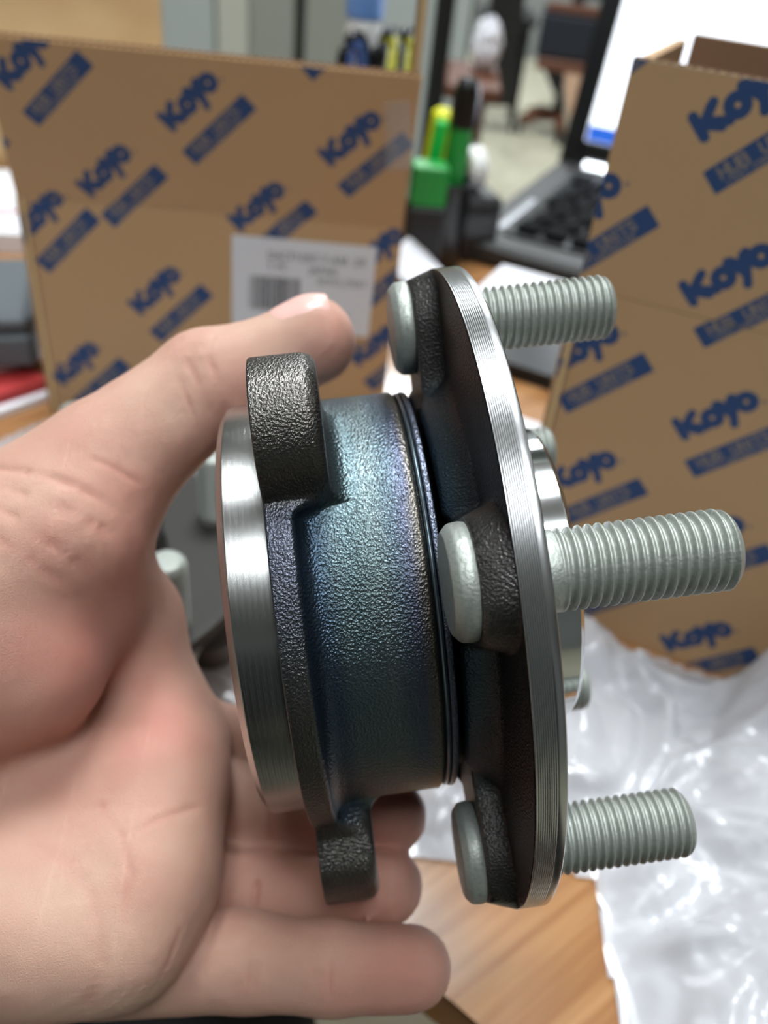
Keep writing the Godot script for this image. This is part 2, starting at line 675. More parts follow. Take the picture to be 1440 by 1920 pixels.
func flange_back_mesh() -> ArrayMesh:
	var g := Geo.new()
	var rows := []
	var cols := []
	var seg := 720
	var radii := [34.0, 36.2]
	for k in 26: radii.append(lerpf(36.6, 59.4, k / 25.0))
	radii.append(60.05)
	for i in radii.size():
		var r: float = radii[i]
		var row := PackedVector3Array()
		var cr := PackedColorArray()
		for j in seg:
			var a := TAU * j / seg
			var b := boss(r, a)
			var neck := 1.0 - smooth(37.0, 43.5, r)
			var x := lerpf(-4.7, -9.9, neck)
			x = lerpf(x, -4.35, smooth(53.0, 59.0, r))
			x = lerpf(x, -8.9, b * (1.0 - smooth(58.9, 59.9, r)))
			if i == 0: x = -8.6
			row.append(Vector3(x, r * sin(a), r * cos(a)))
			var c := Color(0.055, 0.05, 0.05).lerp(Color(0.13, 0.125, 0.12), b)
			c = c.lerp(Color(0.06, 0.10, 0.13), neck * (1.0 - b * 0.5))
			cr.append(c)
		rows.append(row)
		cols.append(cr)
	g.grid(rows, true, cols)
	return g.mesh(false, MM)

func rim_mesh() -> ArrayMesh:
	var pr := [Vector2(-4.3, 59.75), Vector2(-4.2, 60.15)]
	var x := -4.1
	while x < -1.0:                      # turning grooves round the edge
		pr.append(Vector2(x, 60.15))
		pr.append(Vector2(x + 0.17, 60.15))
		pr.append(Vector2(x + 0.22, 60.08))
		pr.append(Vector2(x + 0.27, 60.08))
		x += 0.31
	pr.append_array([Vector2(-0.75, 60.15), Vector2(0.1, 60.15), Vector2(0.34, 59.95), Vector2(0.4, 59.7), Vector2(0.4, 59.1), Vector2(0.4, 56.0), Vector2(0.0, 45.0), Vector2(0.0, 30.0)])
	return lathe(pr, 360, 0, MM, null, false)

func stud_mesh() -> ArrayMesh:
	var g := Geo.new()
	var rows := []
	var seg := 48
	var pitch := 1.5
	var x := -6.0
	while x < 29.1:
		var row := PackedVector3Array()
		for j in seg:
			var a := TAU * j / seg
			var t := fposmod(x / pitch - a / TAU, 1.0)
			var tri := absf(t * 2.0 - 1.0)
			var depth := 0.86 * smooth(0.12, 0.88, tri)
			var r := 6.0 - depth * smooth(2.6, 4.4, x) * (1.0 - 0.6 * smooth(27.3, 28.3, x))
			r = minf(r, 6.05 - 0.9 * maxf(x - 27.5, 0.0))
			if x > 28.3: r = minf(r, 5.2 - pow(maxf(x - 28.3, 0.0), 2.0) * 2.0)
			row.append(Vector3(x, r * sin(a), r * cos(a)))
		rows.append(row)
		x += 0.125 if x > 2.0 else 1.0
	g.grid(rows, true)
	g.fan(rows[-1], Vector3(29.05, 0, 0))
	return g.mesh(false, MM)

func hub() -> void:
	var t := thing("wheel_hub", "dark steel wheel hub bearing with five zinc studs held sideways in the hand", "wheel hub")
	t.transform = Transform3D(Basis(hub_axis, hub_across, hub_axis.cross(hub_across)), Vector3.ZERO)
	t.transform = Transform3D(grip * t.transform.basis, hub_at)
	var h := part("bearing_housing", housing_mesh(), M.cast, t)
	h.set_meta("label", "rough cast housing with blue heat tint and three mounting lugs")
	part("spigot_ring", lathe(crisp([Vector2(-37.4, 30), Vector2(-37.4, 39.1), Vector2(-44.3, 39.1), Vector2(-45.6, 37.4), Vector2(-45.6, 34.0), Vector2(-44.0, 33.6), Vector2(-43.5, 6.0)], 0.15), 240, 0, MM), M.steel, t).set_meta("label", "bright machined ring on the back of the housing")
	part("seal_ring", lathe(crisp([Vector2(-13.4, 33), Vector2(-13.4, 36.9), Vector2(-13.15, 37.0), Vector2(-13.1, 37.9), Vector2(-12.7, 38.2), Vector2(-12.3, 37.9), Vector2(-12.25, 36.0)], 0.08), 240, 0, MM, null, false), M.seal_steel, t).set_meta("label", "thin shiny edge of the seal")
	part("slinger_ring", lathe([Vector2(-12.2, 33), Vector2(-12.2, 37.8), Vector2(-12.1, 38.2), Vector2(-11.9, 38.3), Vector2(-11.3, 38.3), Vector2(-11.1, 38.1), Vector2(-11.0, 37.6), Vector2(-11.0, 35.0), Vector2(-9.0, 34.6)], 240, 0, MM, func(_x, r, _a): return Color(0.14, 0.155, 0.20) if r > 36.0 else Color(0.01, 0.01, 0.01), false), M.cast, t).set_meta("label", "rough blue-grey ring beside the seal")
	part("flange", flange_back_mesh(), M.cast, t).set_meta("label", "dark cast back of the wheel flange with five bosses")
	part("flange_rim", rim_mesh(), M.rim_steel, t).set_meta("label", "turned bright rim of the wheel flange")
	part("pilot", lathe(crisp([Vector2(-0.5, 29.6), Vector2(0.6, 29.5), Vector2(0.9, 28.8), Vector2(12.0, 28.7), Vector2(12.9, 27.8), Vector2(12.9, 25.4), Vector2(4.0, 25.0), Vector2(2.0, 14.0), Vector2(-20.0, 13.4)], 0.12), 240, 0, MM, null, false), M.bright_steel, t).set_meta("label", "polished centring collar")
	var sm := stud_mesh()
	var hm := lathe(crisp([Vector2(-8.8, 3), Vector2(-8.8, 8.4), Vector2(-9.9, 8.6), Vector2(-11.4, 8.4), Vector2(-12.5, 7.2), Vector2(-12.6, 0.01)], 0.25), 64, 0, MM)
	for k in 5:
		var a := deg_to_rad(STUD_TURN + 72.0 * k)
		var s := part("wheel_stud", sm, M.zinc, t, Vector3(0, 50.0 * sin(a), 50.0 * cos(a)) * MM, Vector3(k * 63.0, 0, 0))
		part("stud_head", hm, M.zinc, s)
	# a second hub of the same make lies on the desk with its studs up, seen between thumb and palm
	var o: Node3D = t.duplicate()
	o.name = numbered("wheel_hub")
	add_child(o)
	o.transform = Transform3D(Basis(Vector3.UP, Vector3(0.653, 0, 0.757), Vector3(0.757, 0, -0.653)), Vector3(-0.104, 0.7957, -0.22))
	o.get_node("flange_rim").material_override = M.darkened_steel
	o.get_node("pilot").material_override = M.darkened_steel
	tag(o, "second wheel hub lying studs up on the desk behind the hand", "wheel hub")

func hand_bones() -> Array:      # group (0 palm, then thumb to little finger), joint, radius, joint, radius; millimetres from the hub's centre, as the eye sees it
	return [
		[0, Vector3(-147.0, -17.2, -9.1), 18, Vector3(-136.9, -8.2, -9.1), 16],
		[0, Vector3(-136.9, -8.2, -9.1), 16, Vector3(-79.8, -14.4, -21.1), 13.5],
		[0, Vector3(-138.2, -39.1, -11.1), 17, Vector3(-70.5, -39.0, -19.1), 14],
		[0, Vector3(-138.2, -39.1, -11.1), 17, Vector3(-70.6, -59.2, -13.1), 13],
		[0, Vector3(-134.2, -61.5, -5.1), 17, Vector3(-73.2, -72.1, -3.1), 12.5],
		[0, Vector3(-79.8, -14.4, -21.1), 13.5, Vector3(-70.5, -39.0, -19.1), 14],
		[0, Vector3(-70.5, -39.0, -19.1), 14, Vector3(-70.6, -59.2, -13.1), 13],
		[0, Vector3(-70.6, -59.2, -13.1), 13, Vector3(-73.2, -72.1, -3.1), 12],
		[0, Vector3(-105.5, -7.8, 11.4), 20, Vector3(-82.1, 7.9, 4.9), 16],
		[0, Vector3(-148.9, -28.4, -4.1), 20, Vector3(-105.5, -7.8, 11.4), 20],
		[0, Vector3(-105.8, -19.8, 10.9), 16.5, Vector3(-87.1, -15.9, 7.9), 14.5],
		[0, Vector3(-148.9, -34.9, -4.1), 20, Vector3(-105.8, -19.8, 10.9), 16.5],
		[0, Vector3(-97.8, -11.1, 8.9), 15, Vector3(-80.5, -4.1, -2.1), 12.5],
		[0, Vector3(-105.2, -60.3, 11.9), 17, Vector3(-82.0, -63.8, 12.9), 14.5],
		[0, Vector3(-149.2, -52.0, -3.1), 21, Vector3(-105.2, -60.3, 11.9), 17],
		[0, Vector3(-89.8, -42.7, -1.1), 13, Vector3(-66.2, -43.7, -6.1), 13.2],
		[0, Vector3(-85.9, -54.8, 5.9), 13, Vector3(-66.0, -56.9, 3.9), 12.6],
		[0, Vector3(-83.0, -64.2, 12.9), 12.5, Vector3(-69.3, -65.9, 10.9), 11.6],
		[0, Vector3(-66.2, -43.7, -6.1), 13, Vector3(-66.0, -56.9, 3.9), 12.4],
		[0, Vector3(-66.0, -56.9, 3.9), 12, Vector3(-69.3, -65.9, 10.9), 11.4],
		[0, Vector3(-164.4, -36.1, -17.1), 26, Vector3(-136.9, -36.3, -9.1), 23],
		[0, Vector3(-224.2, -50.2, -32.1), 30, Vector3(-164.4, -36.1, -17.1), 26],
		[0, Vector3(-164.4, -57.3, -17.1), 24, Vector3(-135.6, -53.5, -7.1), 20],
		[0, Vector3(-81.5, 7.6, -5.1), 12, Vector3(-79.2, -9.4, -19.1), 11.5],
		[1, Vector3(-86.5, 13.1, -1.1), 15, Vector3(-75.5, 21.5, -2.1), 13.2],
		[1, Vector3(-75.5, 21.5, -2.1), 13.2, Vector3(-55.6, 40.3, -8.1), 10.4],
		[1, Vector3(-55.6, 40.3, -8.1), 10.4, Vector3(-46.0, 43.8, -10.1), 8.9],
		[1, Vector3(-46.0, 43.8, -10.1), 8.9, Vector3(-34.4, 49.5, -11.1), 9.0],
		[2, Vector3(-79.8, -14.4, -21.1), 13.5, Vector3(-67.6, -42.0, -37.1), 10],
		[2, Vector3(-67.6, -42.0, -37.1), 10, Vector3(-43.9, -50.6, -51.1), 8.5],
		[2, Vector3(-43.9, -50.6, -51.1), 8.5, Vector3(-28.4, -46.2, -45.1), 7.5],
		[3, Vector3(-75.1, -48.0, -29.1), 10.5, Vector3(-46.3, -59.7, -33.1), 8.4],
		[3, Vector3(-46.3, -59.7, -33.1), 8.4, Vector3(-28.9, -58.9, -28.1), 7.7],
		[3, Vector3(-28.9, -58.9, -28.1), 7.7, Vector3(-17.2, -54.5, -19.1), 7.4],
		[4, Vector3(-75.3, -68.3, -21.1), 10, Vector3(-48.2, -72.6, -23.1), 8.5],
		[4, Vector3(-48.2, -72.6, -23.1), 8.5, Vector3(-30.1, -71.6, -18.1), 8.0],
		[4, Vector3(-30.1, -71.6, -18.1), 8.0, Vector3(-18.7, -66.6, -11.1), 7.6],
		[5, Vector3(-76.5, -78.1, -3.1), 10.5, Vector3(-46.1, -76.5, -0.1), 8.6],
		[5, Vector3(-46.1, -76.5, -0.1), 8.6, Vector3(-29.4, -75.7, 3.9), 7.9],
		[5, Vector3(-29.4, -75.7, 3.9), 7.9, Vector3(-13.5, -75.4, 4.9), 7.2],
	]

func hand_creases() -> Array:      # points along it, width, depth
	return [
		[[Vector3(-44.4, -50.5, -25.1), Vector3(-44.4, -68.2, -25.1)], 0.8, 0.8],
		[[Vector3(-46.4, -60.4, -13.1), Vector3(-47.0, -77.4, -15.1)], 0.8, 0.8],
		[[Vector3(-43.9, -62.2, 10.9), Vector3(-44.7, -79.7, 10.9)], 0.7, 0.38],
		[[Vector3(-28.6, -61.8, 12.9), Vector3(-28.8, -79.0, 12.9)], 0.7, 0.35],
		[[Vector3(-42.7, -62.9, 10.9), Vector3(-43.3, -78.7, 10.9)], 0.5, 0.2],
		[[Vector3(-56.3, 49.1, -1.1), Vector3(-50.4, 30.7, -0.1)], 0.7, 0.3],
		[[Vector3(-59.0, 45.7, -0.1), Vector3(-53.2, 31.1, 1.9)], 0.7, 0.25],
		[[Vector3(-59.8, 41.4, 2.9), Vector3(-56.1, 26.9, 0.9)], 0.6, 0.2],
		[[Vector3(-79.0, -35.1, 16.9), Vector3(-71.5, -39.4, 14.9), Vector3(-66.5, -44.5, 16.9), Vector3(-64.0, -51.3, 18.9), Vector3(-65.3, -59.9, 20.9)], 0.8, 0.22],
		[[Vector3(-66.8, -43.8, 18.9), Vector3(-60.3, -43.1, 12.9), Vector3(-52.1, -43.3, 4.9)], 0.8, 0.25],
		[[Vector3(-80.7, -43.0, 20.9), Vector3(-74.1, -46.8, 20.9), Vector3(-69.6, -54.7, 21.9), Vector3(-68.2, -64.0, 21.9), Vector3(-72.0, -74.1, 18.9)], 1.1, 0.2],
		[[Vector3(-64.1, -72.4, 16.9), Vector3(-59.3, -67.6, 16.9), Vector3(-55.2, -61.3, 15.9)], 0.8, 0.22],
		[[Vector3(-95.8, 21.8, 12.9), Vector3(-83.6, 18.5, 13.9), Vector3(-75.1, 15.3, 12.9), Vector3(-68.4, 11.6, 10.9)], 1.0, 0.5],
		[[Vector3(-92.9, 16.5, 14.9), Vector3(-83.2, 13.9, 14.9), Vector3(-75.1, 10.0, 12.9), Vector3(-71.0, 6.6, 8.9)], 0.9, 0.32],
		[[Vector3(-94.4, 13.1, 15.9), Vector3(-84.7, 10.0, 15.9), Vector3(-77.1, 5.7, 12.9), Vector3(-71.6, 0.8, 6.9)], 0.9, 0.26],
		[[Vector3(-92.0, 8.3, 16.9), Vector3(-82.8, 4.6, 15.9), Vector3(-75.2, -1.4, 9.9)], 0.9, 0.2],
		[[Vector3(-75.1, 23.5, 12.9), Vector3(-69.0, 21.3, 11.9), Vector3(-63.4, 17.7, 8.9)], 0.8, 0.22],
	]

func hand_marks() -> Array:      # ruddy places, reddest where the palm's shade is painted in: centre, reach, strength
	return [[Vector3(-78.7, -9.6, 18.9), 30, 0.38], [Vector3(-61.0, -22.5, -2.1), 20, 0.42], [Vector3(-72.1, 9.0, 6.9), 20, 0.2], [Vector3(-46.8, -68.1, -15.1), 18, 0.2], [Vector3(-54.1, 36.6, -0.1), 14, 0.18]]

var thumb_tip := Vector3(-34.4, 49.5, -11.1)
var thumb_mid := Vector3(-46.0, 44.1, -10.1)

# ------------------------------------------------------------------ the hand: one skin over a skeleton, meshed as surface nets

func smin(a: float, b: float, k: float) -> float:
	var h := maxf(k - absf(a - b), 0.0) / k
	return minf(a, b) - h * h * k * 0.25

func hand_mesh() -> ArrayMesh:
	const CELL := 1.5
	var bones := hand_bones()
	var lo := Vector3.ONE * 1e6
	var hi := -lo
	for b in bones:
		for e in [[1, 2], [3, 4]]:
			lo = lo.min(b[e[0]] - Vector3.ONE * (b[e[1]] + 4.0))
			hi = hi.max(b[e[0]] + Vector3.ONE * (b[e[1]] + 4.0))
	lo.x = maxf(lo.x, -205.0)
	var nx := int((hi.x - lo.x) / CELL) + 2
	var ny := int((hi.y - lo.y) / CELL) + 2
	var nz := int((hi.z - lo.z) / CELL) + 2
	var palm := PackedFloat32Array()
	palm.resize(nx * ny * nz)
	palm.fill(20.0)
	var total := PackedFloat32Array()
	for group in 6:
		var field := PackedFloat32Array()
		if group:
			field.resize(nx * ny * nz)
			field.fill(20.0)
		else:
			field = palm
		var glo := Vector3.ONE * 1e6
		var ghi := -glo
		for b in bones:
			if b[0] != group: continue
			var pa: Vector3 = b[1]
			var pb: Vector3 = b[3]
			var ra: float = b[2]
			var rb: float = b[4]
			var ba := pb - pa
			var inv := 1.0 / ba.dot(ba)
			var pad := Vector3.ONE * (maxf(ra, rb) + 8.0)
			var blo := ((pa.min(pb) - pad - lo) / CELL).floor()
			var bhi := ((pa.max(pb) + pad - lo) / CELL).ceil()
			glo = glo.min(blo)
			ghi = ghi.max(bhi)
			var k := 6.5 if group == 0 else 2.6
			for z in range(maxi(int(blo.z), 0), mini(int(bhi.z), nz - 1) + 1):
				for y in range(maxi(int(blo.y), 0), mini(int(bhi.y), ny - 1) + 1):
					var at := (z * ny + y) * nx
					var p := Vector3(lo.x, lo.y + y * CELL, lo.z + z * CELL)
					for x in range(maxi(int(blo.x), 0), mini(int(bhi.x), nx - 1) + 1):
						p.x = lo.x + x * CELL
						var pd := p - pa
						var h := clampf(pd.dot(ba) * inv, 0.0, 1.0)
						var d := (pd - ba * h).length() - lerpf(ra, rb, h)
						if d < 10.0:
							var o := field[at + x]
							var q := maxf(k - absf(o - d), 0.0)
							field[at + x] = minf(o, d) - q * q * 0.25 / k
		if group == 0:
			palm = field
			total = field.duplicate()
			continue
		var kj := 7.0 if group == 1 else 1.6
		for z in range(maxi(int(glo.z), 0), mini(int(ghi.z), nz - 1) + 1):
			for y in range(maxi(int(glo.y), 0), mini(int(ghi.y), ny - 1) + 1):
				for x in range(maxi(int(glo.x), 0), mini(int(ghi.x), nx - 1) + 1):
					var i := (z * ny + y) * nx + x
					var d := field[i]
					if d < 12.0:
						var joined := smin(palm[i], d, kj)
						total[i] = smin(total[i], joined, 0.7)
	for i in total.size():
		total[i] -= 0.6
	# surface nets
	var g := Geo.new()
	var cell_vertex := PackedInt32Array()
	cell_vertex.resize(nx * ny * nz)
	cell_vertex.fill(-1)
	var step := [0, 1, nx, nx + 1, nx * ny, nx * ny + 1, nx * ny + nx, nx * ny + nx + 1]
	var off := []
	for k in 8: off.append(Vector3(k & 1, (k >> 1) & 1, k >> 2))
	var edges := [[0, 1], [2, 3], [4, 5], [6, 7], [0, 2], [1, 3], [4, 6], [5, 7], [0, 4], [1, 5], [2, 6], [3, 7]]
	for z in nz - 1:
		for y in ny - 1:
			var at := (z * ny + y) * nx
			for x in nx - 1:
				var i := at + x
				var d0 := total[i]
				if d0 > 3.0 or d0 < -3.0: continue
				var inside := 0
				for s in step:
					if total[i + s] < 0.0: inside += 1
				if inside == 0 or inside == 8: continue
				var sum := Vector3.ZERO
				var n := 0
				for e in edges:
					var a := total[i + step[e[0]]]
					var b := total[i + step[e[1]]]
					if (a < 0.0) != (b < 0.0):
						sum += off[e[0]].lerp(off[e[1]], a / (a - b))
						n += 1
				cell_vertex[i] = g.v.size()
				g.v.append(lo + (Vector3(x, y, z) + sum / n) * CELL)
	var dirs := [[1, nx, nx * ny], [nx, nx * ny, 1], [nx * ny, 1, nx]]
	for z in range(1, nz - 1):
		for y in range(1, ny - 1):
			var at := (z * ny + y) * nx
			for x in range(1, nx - 1):
				var i := at + x
				var d0 := total[i]
				if d0 > 3.0 or d0 < -3.0: continue
				for d in dirs:
					var d1 := total[i + d[0]]
					if (d0 < 0.0) == (d1 < 0.0): continue
					var a := cell_vertex[i]
					var b := cell_vertex[i - d[1]]
					var c := cell_vertex[i - d[1] - d[2]]
					var e := cell_vertex[i - d[2]]
					if a < 0 or b < 0 or c < 0 or e < 0: continue
					g.f.append_array(PackedInt32Array([a, b, c, a, c, e] if d0 < 0.0 else [a, c, b, a, e, c]))
	# two rounds of smoothing take the steps of the grid out
	for round_ in 2:
		var acc := PackedVector3Array()
		var cnt := PackedInt32Array()
		acc.resize(g.v.size())
		cnt.resize(g.v.size())
		for k in range(0, g.f.size(), 3):
			for q in 3:
				var a := g.f[k + q]
				acc[a] += g.v[g.f[k + (q + 1) % 3]] + g.v[g.f[k + (q + 2) % 3]]
				cnt[a] += 2
		for k in g.v.size():
			if cnt[k]: g.v[k] = g.v[k].lerp(acc[k] / cnt[k], 0.5)
	# finer triangles along the creases
	var creases := hand_creases()
	for c in creases:      # a ball round each, and the length along it up to each point
		var mid := Vector3.ZERO
		for q in c[0]: mid += q / c[0].size()
		var far := 0.0
		var run := [0.0]
		for q in c[0].size():
			far = maxf(far, mid.distance_to(c[0][q]))
			if q: run.append(run[-1] + c[0][q].distance_to(c[0][q - 1]))
		c.append_array([mid, far, run])
	for level in 2:
		var mids := {}
		var fresh := PackedInt32Array()
		var reach := 4.0 if level == 0 else 2.6
		for k in range(0, g.f.size(), 3):
			var tri := [g.f[k], g.f[k + 1], g.f[k + 2]]
			var mid := (g.v[tri[0]] + g.v[tri[1]] + g.v[tri[2]]) / 3.0
			var near := false
			for c in creases:
				if mid.distance_squared_to(c[3]) > pow(c[4] + 9.0, 2.0): continue
				for e in c[0].size() - 1:
					var a: Vector3 = c[0][e]
					var ba: Vector3 = c[0][e + 1] - a
					var off_line := mid - a - ba * clampf((mid - a).dot(ba) / ba.dot(ba), 0.0, 1.0)
					if off_line.length() < reach + 5.0 and Vector2(off_line.x, off_line.y).length() < reach:
						near = true
				if near: break
			if not near:
				fresh.append_array(PackedInt32Array(tri))
				continue
			var m := []
			for q in 3:
				var i0: int = mini(tri[q], tri[(q + 1) % 3])
				var i1: int = maxi(tri[q], tri[(q + 1) % 3])
				var key := i0 * 4000000 + i1
				if not mids.has(key):
					mids[key] = g.v.size()
					g.v.append((g.v[i0] + g.v[i1]) * 0.5)
				m.append(mids[key])
			fresh.append_array(PackedInt32Array([tri[0], m[0], m[2], m[0], tri[1], m[1], m[2], m[1], tri[2], m[0], m[1], m[2]]))
		g.f = fresh
	# normals for pushing creases in
	var nrm := PackedVector3Array()
	nrm.resize(g.v.size())
	for k in range(0, g.f.size(), 3):
		var n := (g.v[g.f[k + 1]] - g.v[g.f[k]]).cross(g.v[g.f[k + 2]] - g.v[g.f[k]])
		for q in 3: nrm[g.f[k + q]] += n
	var soft := FastNoiseLite.new()
	soft.seed = 5
	soft.frequency = 0.035
	var pale := Color(0.63, 0.415, 0.31)
	var rosy := Color(0.52, 0.215, 0.165)
	var flush_and_shade := hand_flush_and_shade()
	for k in g.v.size():
		var p := g.v[k]
		var dip := 0.0
		var close := 0.0
		var up := nrm[k].normalized()
		for c in creases:
			if p.distance_squared_to(c[3]) > pow(c[4] + 9.0, 2.0): continue
			var best := 99.0
			var at := 0.0
			for e in c[0].size() - 1:
				var a: Vector3 = c[0][e]
				var ba: Vector3 = c[0][e + 1] - a
				var h := clampf((p - a).dot(ba) / ba.dot(ba), 0.0, 1.0)
				var gap := p - a - ba * h
				# the line lies near the skin, so measure across it within the skin
				var across := gap.slide(up).length()
				if gap.length() < 9.0 and across < best:
					best = across
					at = lerpf(c[5][e], c[5][e + 1], h)
			if best < 6.0:
				var whole: float = c[5][-1]
				var fade := smooth(0.0, minf(5.0, whole * 0.3), at) * smooth(whole, whole - minf(5.0, whole * 0.3), at)
				dip += c[2] * fade * exp(-pow(best / c[1], 2.0))
				close = maxf(close, fade * exp(-pow(best / (c[1] * 1.3), 2.0)))
		var s := soft.get_noise_3dv(p)
		g.v[k] = p + nrm[k].normalized() * (s * 0.5 - dip)
		var red := 0.26 + 0.40 * s + close * 0.16
		for q in flush_and_shade:
			red += q[2] * exp(-p.distance_squared_to(q[0]) / (q[1] * q[1]))
		g.c.append(pale.lerp(rosy, clampf(red, 0.0, 1.0)))
		g.t.append(Vector2.ZERO)
	return g.mesh(false, MM)

func hand_flush_and_shade() -> Array:      # where blood shows and palm shade is painted in: place, reach, strength
	var out := [[thumb_tip, 13.0, 0.4]]
	out.append_array(hand_marks())
	var n := 0
	for b in hand_bones():
		if b[0] >= 2:
			n += 1
			out.append([b[3], 12.0, 0.5 if n % 3 == 0 else 0.15])
	return out

func hand() -> void:
	var t := part("hand", hand_mesh(), M.skin)
	t.transform = Transform3D(grip, hub_at)
	tag(t, "bare left hand gripping the hub bearing, thumb on top and fingers curled below", "hand")
	# thumb nail: a curved plate on the far top of the tip
	var along := (thumb_tip - thumb_mid).normalized()
	var up := Vector3(-0.26, 0.83, 0.46)
	up = (up - along * up.dot(along)).normalized()
	var side := along.cross(up)
	var g := Geo.new()
	var top := []
	var under := []
	for i in 15:
		var s := lerpf(-8.5, 6.6, i / 14.0)
		var a := PackedVector3Array()
		var b := PackedVector3Array()
		for j in 17:
			var w := lerpf(-1.0, 1.0, j / 16.0)
			var ss := s + w * w * lerpf(1.6, -1.3, smooth(-5.0, 5.0, s))
			var r := 9.7 - 1.2 * w * w * smooth(-4.0, -8.0, ss) - 0.05 * pow(maxf(ss, 0.0), 2.0) + 0.06 * ss - 0.75 * w * w * w * w - 0.9 * smooth(-4.5, -8.5, ss)
			var ang := w * 0.78
			var q := thumb_tip + along * ss + (up * cos(ang) + side * sin(ang)) * r
			a.append(q)
			b.append(q - (up * cos(ang) + side * sin(ang)) * 0.5 * (1.0 - pow(w, 6.0)))
		top.append(a)
		under.append(b)
	under.reverse()
	top.append_array(under)
	top.append(top[0])
	g.grid(top, false)
	part("thumbnail", g.mesh(false, MM), M.nail, t)

# ------------------------------------------------------------------ cartons with printed faces

const PPM := 5.5        # print pixels per millimetre

func ink_capsule(im: Image, a: Vector2, b: Vector2, r: float, col: Color, ring := 0.0) -> void:
	var lo := (a.min(b) - Vector2.ONE * (r + ring + 1.5)).floor()
	var hi := (a.max(b) + Vector2.ONE * (r + ring + 1.5)).ceil()
	var ba := b - a
	var l := ba.length_squared()
	for y in range(maxi(int(lo.y), 0), mini(int(hi.y), im.get_height() - 1) + 1):
		for x in range(maxi(int(lo.x), 0), mini(int(hi.x), im.get_width() - 1) + 1):
			var p := Vector2(x, y)
			var h := clampf((p - a).dot(ba) / l, 0.0, 1.0) if l > 0.0 else 0.0
			var d := p.distance_to(a + ba * h)
			if ring > 0.0: d = absf(d - ring)
			var cover := clampf(0.5 - (d - r), 0.0, 1.0)
			if cover > 0.0:
				im.set_pixel(x, y, im.get_pixel(x, y).lerp(col, cover))

# strokes of the capitals used on the cartons, in a cell 1 high and about 0.7 wide
const STROKES := {
	"H": ["0,0 0,1", "0.62,0 0.62,1", "0,0.5 0.62,0.5"], "U": ["0,1 0,0.25 0.12,0.05 0.5,0.05 0.62,0.25 0.62,1"],
	"B": ["0,0 0,1 0.42,1 0.56,0.9 0.56,0.65 0.42,0.53 0,0.53", "0.42,0.53 0.62,0.4 0.62,0.15 0.45,0 0,0"], "N": ["0,0 0,1 0.62,0 0.62,1"],
	"I": ["0.15,0 0.15,1"], "T": ["0,1 0.64,1", "0.32,1 0.32,0"], "S": ["0.6,0.85 0.45,1 0.15,1 0.02,0.8 0.12,0.58 0.5,0.45 0.6,0.22 0.45,0.02 0.15,0.02 0,0.18"],
	"J": ["0.45,1 0.45,0.2 0.3,0.02 0.1,0.02 0,0.2"], "E": ["0.58,1 0,1 0,0 0.58,0", "0,0.52 0.48,0.52"], "K": ["0,0 0,1", "0.6,1 0,0.42", "0.2,0.6 0.62,0"],
	"C": ["0.62,0.8 0.45,1 0.15,1 0,0.8 0,0.2 0.15,0 0.45,0 0.62,0.2"], "O": ["0.15,0 0,0.2 0,0.8 0.15,1 0.47,1 0.62,0.8 0.62,0.2 0.47,0 0.15,0"],
	"R": ["0,0 0,1 0.42,1 0.58,0.88 0.58,0.65 0.42,0.52 0,0.52", "0.3,0.52 0.62,0"], "P": ["0,0 0,1 0.42,1 0.6,0.88 0.6,0.62 0.42,0.48 0,0.48"], "A": ["0,0 0.31,1 0.62,0", "0.12,0.35 0.5,0.35"],
}

func write(im: Image, words: String, at: Vector2, ex: Vector2, ey: Vector2, high: float, pen: float, col: Color) -> void:
	var x := 0.0
	for ch in words:
		if STROKES.has(ch):
			for line in STROKES[ch]:
				var last := Vector2.INF
				for pair in line.split(" "):
					var n: PackedFloat64Array = pair.split_floats(",")
					var p := at + ex * (x + n[0] * high) + ey * (n[1] * high)
					if last != Vector2.INF: ink_capsule(im, last, p, pen, col)
					last = p
		x += high * (0.5 if ch == " " else 0.48 if ch == "I" else 0.86)

